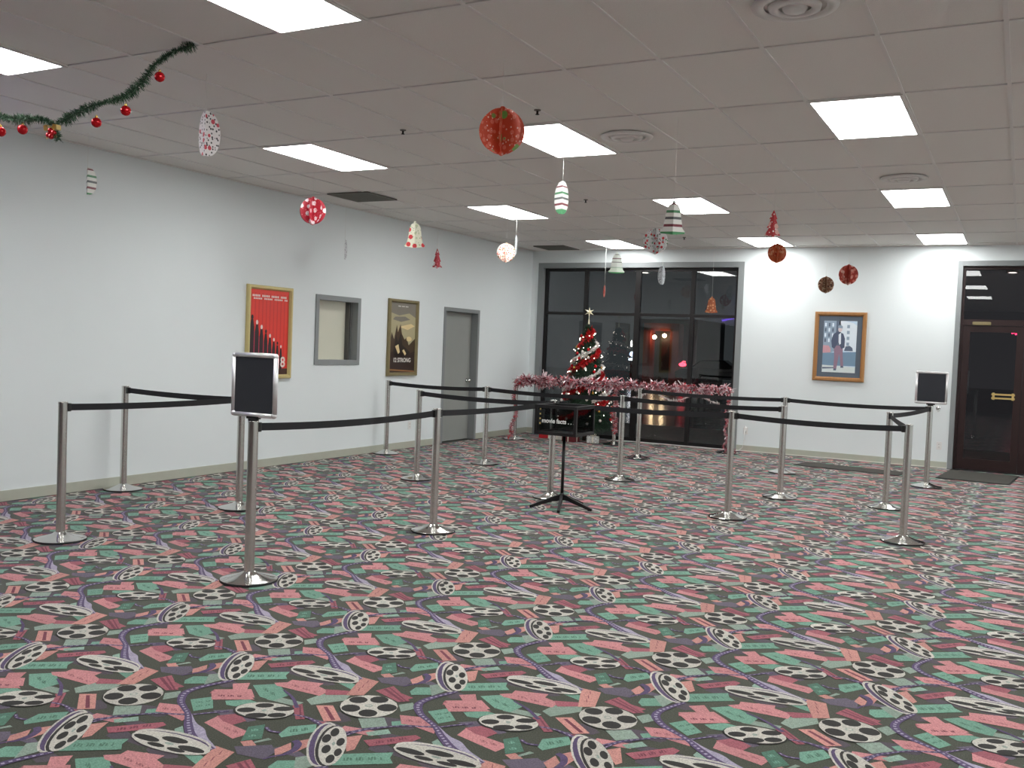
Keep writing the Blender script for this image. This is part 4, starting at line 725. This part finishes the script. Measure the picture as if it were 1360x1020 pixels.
def smooth(pts, n=6):
    P = [Vector(p) for p in pts]; out = []
    for i in range(len(P)-1):
        p0 = P[max(i-1,0)]; p1 = P[i]; p2 = P[i+1]; p3 = P[min(i+2,len(P)-1)]
        for k in range(n):
            t = k/n; out.append(.5*((2*p1)+(-p0+p2)*t+(2*p0-5*p1+4*p2-p3)*t*t+(-p0+3*p1-3*p2+p3)*t**3))
    return out + [P[-1]]
TM = [M['tpink'], M['twhite'], M['tred'], M['tdark']]
def px(p): return POSTS[p][0], POSTS[p][1]
def along(p, q, n, amp, z0=.99, seed=0, push=-.03):
    r = random.Random(seed); (x0,y0),(x1,y1) = px(p), px(q); out = []
    for i in range(n+1):
        t = i/n; out.append((x0+(x1-x0)*t, y0+(y1-y0)*t+push, z0 + amp*math.sin(i*1.9+seed) + r.uniform(-.015,.015)))
    return out
o = tinsel('tinsel_garland', smooth(along('P9','P13',34,.05,.985,1)[1:]), .066, 1900, TM, (4.2,6,.7,1.7), None, 11, .022, curl=1.6)
tag(o, 'thick pink and white tinsel garland along the belt in front of the tree', 'garland', 'pink tinsel garlands')
o = tinsel('tinsel_garland', smooth(along('P13','P14',38,.045,.985,2)), .056, 1500, TM, (4.2,5.6,.7,1.9), None, 12, .020, curl=1.6)
tag(o, 'pink tinsel garland along the belt in front of the right half of the window', 'garland', 'pink tinsel garlands')
(x0,y0),(x1,y1) = px('P13'), px('P14')
sw = []
for i in range(25):
    t = .12 + .8*i/24; sw.append((x0+(x1-x0)*t, y0+(y1-y0)*t-.05, .95 - .17*abs(math.sin(t*PI*2.6+.4))))
o = tinsel('tinsel_garland', sw, .035, 500, [M['tsilver'], M['tpink'], M['twhite']], (3,1.4,3), None, 13, .009)
tag(o, 'shiny white tinsel swags looping below the belt in front of the window', 'garland', 'pink tinsel garlands')
x, y = px('P9')
o = tinsel('tinsel_strand', smooth([(x+.04,y-.05,.98),(x+.02,y-.06,.85),(x-.02,y-.06,.72),(x+.03,y-.07,.58),(x+.055,y-.06,.46),(x+.03,y-.07,.36),(x-.02,y-.07,.26),(x-.035,y-.08,.17),(x+.0,y-.10,.12),(x+.03,y-.19,.06),(x-.02,y-.20,.05)]), .042, 800, TM, (4,2.5,1.6,3), None, 14, .009)
tag(o, 'pink tinsel strand hanging to the floor at the far left stanchion', 'garland', 'pink tinsel strands')
x, y = px('P13')
o = tinsel('tinsel_strand', smooth([(x+.05,y-.05,.95),(x+.02,y-.06,.8),(x+.05,y-.07,.66),(x-.01,y-.06,.52),(x+.04,y-.06,.40),(x+.02,y-.06,.28),(x+.05,y-.06,.20)]), .06, 900, TM, (4,2,1.6,3), None, 15, .010)
tag(o, 'pink tinsel strand hanging down the stanchion right of the tree', 'garland', 'pink tinsel strands')
x, y = px('P14')
o = tinsel('tinsel_strand', smooth([(x-.05,y-.05,.97),(x+.0,y-.06,.82),(x-.05,y-.06,.66),(x-.02,y-.06,.50),(x-.05,y-.06,.35),(x-.0,y-.06,.22),(x-.06,y-.08,.10),(x+.06,y-.10,.05),(x+.14,y-.05,.05)]), .042, 700, TM, (4,2.5,1.4,3), None, 16, .009)
tag(o, 'pink tinsel strand hanging to the floor at the right edge of the window', 'garland', 'pink tinsel strands')

# ------------------------------------------------------------------ Christmas tree
TX, TY = 1.39, -.55
tree = thing('christmas_tree', 'decorated green Christmas tree before the big window', 'christmas tree', (TX,TY,0))
def trad(z): return max(.02, .50*(max(0, 1.95-z)/1.72)**.72) * (1 + .05*math.sin(z*14))
r = random.Random(5); b = MB()
b.lathe([(.30,.30),(.24,.8),(.15,1.4),(.05,1.8),(.01,1.92)], 14, 0)
for i in range(1900):
    z = .20 + 1.70*(r.random()**1.55); a = r.uniform(0, 2*PI); R = trad(z)*r.uniform(.86,1.06)
    d = Vector((math.cos(a), math.sin(a), r.uniform(-.45,-.05))).normalized(); st = Vector((math.cos(a)*R*.35, math.sin(a)*R*.35, z+.06))
    en = Vector((math.cos(a)*R, math.sin(a)*R, z + r.uniform(-.05,.04)))
    for k in range(15):
        c = st.lerp(en, .25 + .75*k/14); q = Vector((r.gauss(0,1), r.gauss(0,1), r.gauss(0,1))); q = (q - d*q.dot(d)).normalized(); q = (q + d*.8).normalized()*r.uniform(.028,.05)
        wv = q.cross(d).normalized()*.0035
        b.face([c-wv, c+wv, c+q], r.choice((0,0,1)))
stuff(b.build('foliage', [M['treeneedle'], M['needle']], tree))
b = MB(); b.lathe([(.03,0),(.022,.6),(.012,1.5),(.006,2.06)], 12); b.build('trunk', M['bark'], tree)
b = MB()
for k in range(3):
    a = k*2*PI/3+.4; b.tube([(0,0,.14),(.2*math.cos(a),.2*math.sin(a),.03),(.26*math.cos(a),.26*math.sin(a),.012)], .011, 8)
b.build('stand', M['black'], tree)
def helix(z0, z1, turns, ph, off=.01, n=120, sway=0):
    out = []
    for i in range(n+1):
        t = i/n; a = ph + turns*2*PI*t; z = z0+(z1-z0)*t; z += sway*math.sin(a+1.08)*(1-.6*t); R = trad(z)+off; out.append((TX+R*math.cos(a), TY+R*math.sin(a), z))
    return out
o = tinsel('tree_tinsel', helix(.46,1.84,3.4,-2.4,-.015,sway=.12), .060, 900, [M['tred'], M['tred2']], (3,1), None, 21, .014)
tag(o, 'red tinsel wound around the Christmas tree', 'garland')
o = tinsel('tree_tinsel', helix(.66,1.68,2.4,-.9,.02,sway=.12), .042, 1300, [M['tsilver'], M['twhite']], (3,1), None, 22, .010)
tag(o, 'white tinsel wound around the Christmas tree', 'garland')
# star topper
t = thing('star_topper', 'cream star on a thin stem at the top of the Christmas tree', 'star', (TX,TY,2.0))
b = MB()
vec = lambda a, q: Vector((q*math.cos(a)*math.cos(yaw), q*math.cos(a)*math.sin(yaw), .17 + q*math.sin(a)))
nrm = Vector((math.sin(yaw), -math.cos(yaw), 0))
pts = [vec(PI/2 + i*PI/6, .088 if i % 2 == 0 else .030) for i in range(12)]
for i in range(12):
    for s in (1,-1): b.face([pts[i], pts[(i+1)%12], Vector((0,0,.17)) + nrm*.022*s])
b.build('star', M['star'], t)
b = MB(); b.lathe([(.016,-.03),(.012,.03),(.006,.06),(.005,.15)], 10); b.build('stem', M['star'], t)
# baubles
def bauble_parts(t, rad, m):
    b = MB(); b.sphere((0,0,0), rad, 16, 10); b.build('ball', m, t)
    b = MB(); b.lathe([(rad*.28,rad*.93),(rad*.28,rad*1.22)], 10); b.tube([(rad*.14*math.cos(a),0,rad*1.3+rad*.16*math.sin(a)) for a in [i*PI/4 for i in range(9)]], rad*.03+.0006, 5); b.build('cap', M['goldball'], t)
protos = {}
r = random.Random(9)
spots = []
tries = 0
while len(spots) < 62 and tries < 4000:
    tries += 1
    z = .32 + 1.45*(r.random()**1.35); a = math.radians(-62 + 28*0) + r.uniform(-1.9,1.9); R = trad(z)+.02
    p = Vector((TX+R*math.cos(a), TY+R*math.sin(a), z))
    if all((p-q).length > .085 for q in spots): spots.append(p)
KIND = (('white', M['whiteball'], .024, 'small white bauble on the Christmas tree'), ('red', M['redball'], .026, 'small red bauble on the Christmas tree'), ('gold', M['goldball'], .022, 'small gold bauble on the Christmas tree'))
for i, p in enumerate(spots):
    k, m, rad, lab = KIND[(0,1,0,2,1,0)[i % 6]]
    if k not in protos:
        protos[k] = thing('tree_bauble', lab, 'bauble', p, 0, k+' baubles on the tree'); bauble_parts(protos[k], rad, m)
    else: dup(protos[k], p, r.uniform(0,6), lab, k+' baubles on the tree')
# fairy lights
t = thing('fairy_lights', 'string of warm fairy lights wound around the Christmas tree', 'string lights', (TX,TY,.2))
hx = [Vector(p) - Vector((TX,TY,.2)) for p in helix(.30,1.90,8.5,.3,.012,300)]
b = MB(); b.tube(hx, .0022, 4); b.build('wire', M['needle'], t)
bulb = None
for i in range(96):
    p = hx[int(i*300/96)]
    n = Vector((p.x, p.y, 0)).normalized()
    if bulb is None:
        b = MB(); b.sphere((0,0,0), .0056, 8, 6); bulb = b.build('bulb', M['bulb'], t, p + n*.03)
    else:
        c = bulb.copy(); COL.objects.link(c); c.parent = t; c.location = p + n*(.015+.03*((i*7)%5)/4)
# gifts
def gift(loc, w, d, h, rz, m, lab):
    t = thing('gift_box', lab, 'gift', loc, rz, 'gifts under the tree')
    b = MB(); b.box((-w/2,-d/2,0),(w/2,d/2,h)); b.build('box', m, t, bevel=.004)
    b = MB(); e = .0015
    b.box((-.012,-d/2-e,0),(.012,d/2+e,h+e)); b.box((-w/2-e,-.012,0),(w/2+e,.012,h+e))
    for s in (-1,1): b.tube([(0,0,h),(s*.03,0,h+.035),(s*.055,.01,h+.028),(s*.035,.0,h+.006),(0,0,h)], .006, 6)
    b.build('ribbon', M['ribbon'], t)
gift((.80,-.62,.001), .36, .24, .085, .15, M['redpaper'], 'flat red gift on the floor left of the tree')
gift((1.30,-.90,.001), .24, .17, .17, -.1, M['maroonpaper'], 'maroon gift behind the movie facts box, under the tree')
gift((1.66,-.80,.001), .20, .16, .11, .35, M['silverpaper'], 'silver gift right of the tree trunk')
gift((1.02,-.72,.001), .20, .15, .06, -.3, M['whitepaper'], 'small white gift under the left side of the tree')

# ------------------------------------------------------------------ pine garland with red baubles under the ceiling
gp = smooth([(3.433,-11.242,3.262),(3.312,-11.279,3.226),(3.187,-11.318,3.148),(3.12,-11.341,3.05),(3.004,-11.378,2.961),(2.836,-11.43,2.918),(2.716,-11.468,2.873),(2.619,-11.499,2.819),(2.556,-11.519,2.801),(2.469,-11.545,2.829),(2.369,-11.575,2.834),(2.243,-11.614,2.835),(2.034,-11.676,2.916),(1.85,-11.73,3.06),(1.70,-11.77,3.255)])
o = tinsel('pine_garland', gp, .034, 2600, [M['needle'], M['needle2'], M['needle']], (3,2,2), None, 31, .0035, curl=.3)
tag(o, 'green pine garland hung with red baubles under the ceiling at upper left', 'garland')
gl = ('uppermost red bauble on the pine garland, close to its right end', 'second red bauble from the right end of the pine garland', 'red bauble on the pine garland just right of its gold bow', 'red bauble on the pine garland just left of its gold bow', 'red bauble on the pine garland at the left edge of the photo')
g0 = None
for (x,y,z), lab in zip(((3.225,-11.309,3.075),(3.018,-11.377,2.875),(2.832,-11.435,2.805),(2.347,-11.584,2.765),(2.202,-11.63,2.752)), gl):
    if g0 is None: g0 = thing('garland_bauble', lab, 'bauble', (x,y,z), 0, 'red baubles on the pine garland'); bauble_parts(g0, .031, M['redball'])
    else: dup(g0, (x,y,z), rnd.uniform(0,6), lab, 'red baubles on the pine garland')
for (x,y,z) in ():
    pass
t = thing('garland_bow', 'gold bow with small red balls at the low point of the pine garland', 'bow', (2.554,-11.522,2.745))
b = MB()
for s in (-1,1):
    lp = [(0,0,.02),(s*.03,-.012,.045),(s*.062,-.012,.04),(s*.058,-.006,.012),(s*.025,-.004,.008),(0,0,.02)]
    for i in range(5): b.face([Vector(lp[i])+Vector((0,-.016,0)), Vector(lp[i+1])+Vector((0,-.016,0)), Vector(lp[i+1])+Vector((0,.016,0)), Vector(lp[i])+Vector((0,.016,0))])
    b.face([(0,-.012,.02),(s*.02,-.012,.02),(s*.055,-.014,-.035),(s*.03,-.014,-.04)])
b.build('ribbon_loops', M['goldribbon'], t)
for p in ((0,-.02,.008),(.028,-.018,-.008),(-.018,-.02,-.018),(.012,-.024,-.03)):
    b = MB(); b.sphere(p, .017, 12, 8); b.build('berry', M['redball'], t)
o = tinsel('sprig', [(.02,0,.0),(.05,-.005,-.03),(.065,-.01,-.05)], .024, 2400, [M['needle'], M['needle2']], (2,1), t, 33, .0035, curl=.3)

# ------------------------------------------------------------------ paper ornaments hanging from the ceiling
def half(kind, s):
    if kind == 'round':
        n = 16; p = [(.0,-s/2)] + [(s*.46*math.sin(PI*i/n), -s*.46*math.cos(PI*i/n)) for i in range(1,n)]
        return p + [(.018,s*.455),(.012,s*.49),(0,s*.5)]
    if kind == 'bell':
        return [(0,-s*.5),(s*.37,-s*.46),(s*.39,-s*.40),(s*.30,-s*.30),(s*.25,-s*.02),(s*.21,s*.26),(s*.14,s*.38),(s*.05,s*.42),(s*.05,s*.49),(0,s*.5)]
    if kind == 'tree':
        return [(0,-s*.5),(s*.06,-s*.5),(s*.06,-s*.44),(s*.32,-s*.44),(s*.16,-s*.16),(s*.24,-s*.16),(s*.10,s*.16),(s*.16,s*.16),(s*.015,s*.47),(0,s*.5)]
    n = 14                                                        # pointed oval
    return [(0,-s*.5)] + [(s*.42*math.sin(PI*i/n)**.8, -s*.5*math.cos(PI*i/n)) for i in range(1,n)] + [(0,s*.5)]
def ornament(loc, s, kind, angs, m, lab, swing=0):
    t = thing('paper_ornament', lab, 'ornament', loc, yaw)
    prof = half(kind, s)
    b = MB()
    for a in angs:
        a = math.radians(a); ca, sa = math.cos(a), math.sin(a); th = .0012
        n = Vector((-sa, ca, 0))*th
        b.extrude([Vector((r*ca, r*sa, z)) - n*.5 for r, z in prof], n)
    b.build('folded_paper', m, t)
    b = MB(); top = H - loc[2]
    b.tube([(0,0,s*.5-.012),(0,0,top)], .0013, 6); b.build('string', M['string'], t)
    return t
FAN = [0,180,38,142,80,100,215,325,265]
c = srgb
PT = dict(
 redgreen=pattern_mat('wrap_red_green', c(206,84,58), [(24,.36,c(222,130,112),2.0),(40,.22,c(238,214,204),9.0),(9,.22,c(124,178,96),5.0)]),
 bw=pattern_mat('wrap_white_black', c(228,222,222), [(46,.34,c(60,54,58),0),(16,.26,c(196,70,84),4)]),
 stripe=pattern_mat('wrap_stripes', WHITE, stripes=[(0,c(70,140,90)),(.16,c(222,222,216)),(.28,c(120,50,60)),(.34,c(222,222,216)),(.46,c(90,92,92)),(.52,c(222,222,216)),(.62,c(74,130,90)),(.68,c(222,222,216)),(.82,c(120,60,70)),(.86,c(222,222,216))]),
 stripe2=pattern_mat('wrap_stripes_green_foot', WHITE, stripes=[(0,c(46,140,70)),(.14,c(226,238,222)),(.30,c(190,210,190)),(.34,c(230,236,228)),(.52,c(70,64,66)),(.545,c(230,236,228)),(.66,c(110,60,66)),(.69,c(230,236,228)),(.82,c(80,80,80)),(.84,c(230,236,228))]),
 snow=pattern_mat('wrap_red_snowmen', c(168,30,48), [(14,.36,c(224,214,216),1),(40,.26,c(214,120,130),6)]),
 holly=pattern_mat('wrap_white_holly', c(222,220,198), [(26,.36,c(190,196,160),3),(13,.30,c(196,50,56),1),(40,.16,c(60,90,50),8)]),
 whitered=pattern_mat('wrap_white_red', c(238,226,214), [(34,.34,c(210,80,70),2),(22,.26,c(150,140,90),6)]),
 icons=pattern_mat('wrap_white_icons', c(226,226,226), [(26,.30,c(180,182,180),2),(17,.26,c(200,44,52),5),(30,.20,c(40,44,46),8),(20,.18,c(60,140,80),11)]),
 orange=pattern_mat('wrap_orange', c(206,108,70), [(20,.40,c(226,168,130),2),(12,.30,c(190,76,56),7)]),
 brown=pattern_mat('wrap_brown_gold', c(150,110,88), [(30,.36,c(206,186,160),2),(20,.24,c(84,58,48),6)]),
 redbrown=pattern_mat('wrap_red_brown', c(178,74,62), [(18,.40,c(222,150,136),2),(11,.26,c(232,196,184),7)]),
 silver=pattern_mat('wrap_grey_print', c(196,200,204), [(34,.34,c(120,124,128),2)]),
 bellorange=pattern_mat('wrap_copper', c(160,84,46), [(24,.36,c(206,138,90),2),(30,.22,c(226,190,150),7)]),
 santa=pattern_mat('wrap_red_pink', c(186,36,44), [(13,.40,c(226,176,168),2),(26,.24,c(240,226,220),6)]),
)
ornament((5.03,-10.31,2.84),.30,'round',FAN,PT['redgreen'],'largest round red ornament with green dots, left of a lit panel')
ornament((3.01,-10.73,2.88),.30,'oval',[58,128,64],PT['bw'],'white folded ornament with dark print, hanging right of the pine garland')
ornament((.55,-9.72,2.85),.24,'oval',[64,118],PT['stripe'],'narrow striped ornament hanging before the left wall below the pine garland')
ornament((1.23,-7.51,2.88),.30,'round',FAN,PT['snow'],'round dark red ornament with white snowman print, near the left wall')
ornament((.42,-5.93,2.66),.255,'oval',[84,96],PT['silver'],'very thin edge-on grey ornament before the left wall')
ornament((2.47,-7.43,2.62),.265,'bell',[8,168,60,120],PT['holly'],'cream bell ornament with red print, hanging above the brown poster')
ornament((1.46,-5.44,2.59),.25,'tree',[40,140,70,115],PT['snow'],'small red tree shaped ornament, hanging above the grey door')
ornament((1.52,-3.79,2.83),.28,'round',FAN,PT['whitered'],'round cream ornament with red print, below a lit panel near the far corner')
ornament((1.86,-4.15,2.89),.26,'oval',[80,97],PT['silver'],'thin edge-on ornament just right of the cream round one')
ornament((4.12,-7.52,2.91),.30,'oval',[60,122,70],PT['stripe'],'striped folded ornament hanging below the lit panel by the red ornament')
ornament((5.55,-8.60,2.54),.25,'bell',[15,158,60],PT['stripe'],'striped bell ornament hanging in front of a lit ceiling panel')
ornament((4.22,-5.29,2.77),.30,'round',FAN,PT['icons'],'round white ornament with red and dark icons, beside the striped bell')
ornament((3.57,-4.79,2.58),.25,'bell',[6,172,60,120],PT['stripe2'],'white bell ornament with green foot above the big window')
ornament((3.08,-1.77,2.69),.28,'oval',[62,118],PT['silver'],'narrow grey printed ornament in front of the window top')
ornament((1.69,-.65,2.52),.20,'oval',[76,100],PT['redbrown'],'tiny reddish ornament hanging above the tree star')
ornament((5.53,-5.39,2.92),.28,'tree',[20,150,70,110],PT['santa'],'red and pink tree shaped ornament above the orange round one')
ornament((4.81,-2.03,2.97),.28,'round',FAN,PT['orange'],'round orange ornament hanging left of the framed picture')
ornament((5.31,-1.07,2.61),.25,'round',FAN,PT['brown'],'round brown and white ornament above the framed picture')
ornament((5.62,-1.12,2.75),.30,'round',FAN,PT['redbrown'],'round reddish ornament above the framed picture, higher of two')
ornament((3.69,-1.23,2.29),.25,'bell',[12,165,60,120],PT['bellorange'],'copper bell ornament in front of the right window pane')

# ------------------------------------------------------------------ recess behind the view, seen mirrored in the window
t = thing('neon_strip', 'purple neon strip over the recess, mirrored in the right window pane', 'neon light', (.03,-12.2,2.60))
b = MB(); b.tube([(0,-1.0,.12),(0,.86,-.08)], .022, 10); b.build('tube', M['purpleneon'], t)
b = MB(); b.box((-.028,-.9,.08),(.0,-.85,.13)); b.box((-.028,.70,-.09),(.0,.75,-.04)); b.build('bracket', M['black'], t)
t = thing('snack_counter', 'grey counter in the recess, mirrored in the right window pane', 'counter', (-.9,-14.2,0))
b = MB(); b.box((-.3,-2.2,0),(.3,2.2,1.02)); b.build('body', M['counter'], t)
b = MB(); b.box((-.36,-2.25,1.02),(.36,2.25,1.06)); b.build('countertop', M['white'], t)

# ------------------------------------------------------------------ night street beyond the glass
def ground(name, a, c, m):
    b = MB(); b.box(a, c); return structure(b.build(name, m))
ground('pavement', (-45,WT,-.14),(45,4.2,-.03), M['concrete'])
ground('street', (-70,4.2,-.3),(60,60,-.13), M['asphalt'])
for x, y, lab in ((1.49,1.772,'lit round lamp outside, seen through the top of the big window'),(7.654,1.85,'lit round lamp outside, seen through the glass above the entrance door')):
    t = thing('outdoor_downlight', lab, 'outdoor lamp', (x,y,3.05), 0, 'outdoor lamps over the glass')
    b = MB(); b.tube([(0,WT-y,.25),(0,-.3,.25),(0,-.06,.18),(0,0,.02)], .02, 8); b.lathe([(.04,.03),(.10,.0)], 20); b.build('arm', M['black'], t)
    b = MB(); b.lathe([(.10,0),(.095,-.02),(.075,-.02)], 20, caps=False); b.build('ring', M['white'], t)
    b = MB(); b.lathe([(.001,-.022),(.05,-.02),(.074,-.01)], 20, caps=False); b.build('lens', M['downlamp'], t)
t = thing('store_building', 'dark store building across the street with a red lit entrance', 'building', (-20,41,0))
b = MB(); b.box((6.3,0,-.2),(10.4,6,3.6)); b.build('wall', M['facade'], t)
b = MB()
b.box((7.3,-.9,-.13),(7.75,0,3.25)); b.box((9.0,-.9,-.13),(9.55,0,3.25)); b.box((7.3,-.9,2.85),(9.55,-.02,3.3)); b.build('entrance_portal', M['redfascia'], t)
b = MB(); b.box((7.75,-.05,-.13),(9.0,-.01,2.85)); b.build('entrance_door', M['darkdoor'], t)
for x, z in ((8.05,2.45),(8.68,2.55)):
    b = MB(); b.sphere((x,-1.02,z), .12, 12, 8); lm = b.build('wall_lamp', M['warmlamp'], t); b = MB(); b.box((x-.03,-1.0,z+.08),(x+.03,-.88,z+.14)); b.build('lamp_arm', M['black'], lm)
b = MB(); b.box((7.25,-.03,.2),(7.72,-.005,.75)); b.build('lit_window', M['yellowlit'], t)
t = thing('store_sign', 'lit round globe sign with at&t letters across the street', 'sign', (-13.2,39.6,1.36))
b = MB(); b.sphere((0,0,0), .15, 20, 12); b.build('globe', M['signlit'], t)
b = MB()
for z, x0, x1 in ((.07,-.10,.07),(.03,-.13,.10),(-.01,-.14,.11),(-.05,-.13,.10),(-.09,-.10,.08)):
    b.box((x0,-.158,z-.008),(x1,-.12,z+.008))
b.build('globe_stripes', M['signblue'], t)
text_mesh('at&t', .24, M['signlit'], t, (0,-.02,-.31), bold=.008, ext=.01)
b = MB(); b.lathe([(.03,-1.5),(.03,-.42)], 12); b.build('sign_post', M['black'], t)
t = thing('street_lamp', 'small white flame shaped lamp above the globe sign outside', 'outdoor lamp', (-13.5,40.2,-.13))
b = MB(); b.lathe([(.04,0),(.03,1.95)], 10); b.build('pole', M['black'], t)
b = MB(); b.lathe([(.02,1.95),(.055,2.05),(.04,2.2),(.01,2.32)], 10); b.build('lantern', M['whitelamp'], t)
t = thing('neon_sign', 'red neon sign across the street seen through the big window', 'neon sign', (-9.95,39.5,.86))
b = MB(); b.tube([(.19*math.cos(a),0,.085*math.sin(a)) for a in [i*2*PI/20 for i in range(21)]], .035, 8); b.tube([(-.04,0,.13),(.06,0,.19),(.17,0,.17)], .03, 8); b.tube([(-.12,0,0),(.12,0,0)], .03, 8); b.build('tube', M['redneon'], t)
b = MB(); b.lathe([(.03,-.99),(.03,-.1)], 8, c=(0,.05,0)); b.build('post', M['black'], t)
t = thing('neon_sign', 'pink neon sign outside, seen through the entrance door', 'neon sign', (7.75,25,2.83))
b = MB(); b.tube([(-.32,0,-.06),(-.1,0,.02),(.05,0,.03),(.3,0,.12)], .035, 8); b.tube([(-.2,0,-.1),(.05,0,-.06),(.35,0,-.02)], .03, 8); b.build('tube', M['pinkneon'], t)
b = MB(); b.lathe([(.03,-2.96),(.03,-.06)], 8, c=(0,.06,0)); b.build('post', M['black'], t)
# a parked dark car
t = thing('parked_car', 'dark parked car outside the right half of the big window', 'car', (-7.2,37,-.13), math.radians(8))
prof = [(-2.1,.3),(-2.15,.62),(-1.9,.78),(-1.35,.84),(-.75,1.32),(.55,1.36),(1.15,.92),(1.95,.80),(2.15,.6),(2.12,.3)]
b = MB(); b.extrude([(x,-.82,z) for x, z in prof], (0,1.64,0)); b.build('body', M['carpaint'], t, bevel=.05)
b = MB(); b.extrude([(x,-.835,z) for x, z in ((-1.2,.86),(-.72,1.26),(.5,1.29),(1.0,.92))], (0,1.67,0)); b.build('side_window', M['darkdoor'], t)
for x in (-1.3,1.35):
    for y in (-.78,.6):
        b = MB(); b.lathe([(.31,0),(.31,.18)], 20); wv = b.build('wheel', M['rubber'], t, (x,y+.18,.31)); wv.rotation_euler = (PI/2,0,0)
# white popcorn machine on the counter in the recess, mirrored in the window
t = thing('popcorn_machine', 'white cabinet machine on the recess counter, mirrored in the right window pane', 'popcorn machine', (-.9,-12.6,1.06))
b = MB(); b.box((-.25,-.3,0),(.25,.3,.25)); b.build('base_cabinet', M['white'], t)
b = MB()
for sx in (-1,1):
    for sy in (-1,1): b.box((sx*.235-.015,sy*.285-.015,.25),(sx*.235+.015,sy*.285+.015,.8))
b.build('corner_posts', M['white'], t)
b = MB(); b.box((-.27,-.32,.8),(.27,.32,.95)); b.build('top_cabinet', M['white'], t)
g = MB(); g.face([(.238,-.27,.25),(.238,.27,.25),(.238,.27,.8),(.238,-.27,.8)]); g.build('glass_panel', M['glass'], t)
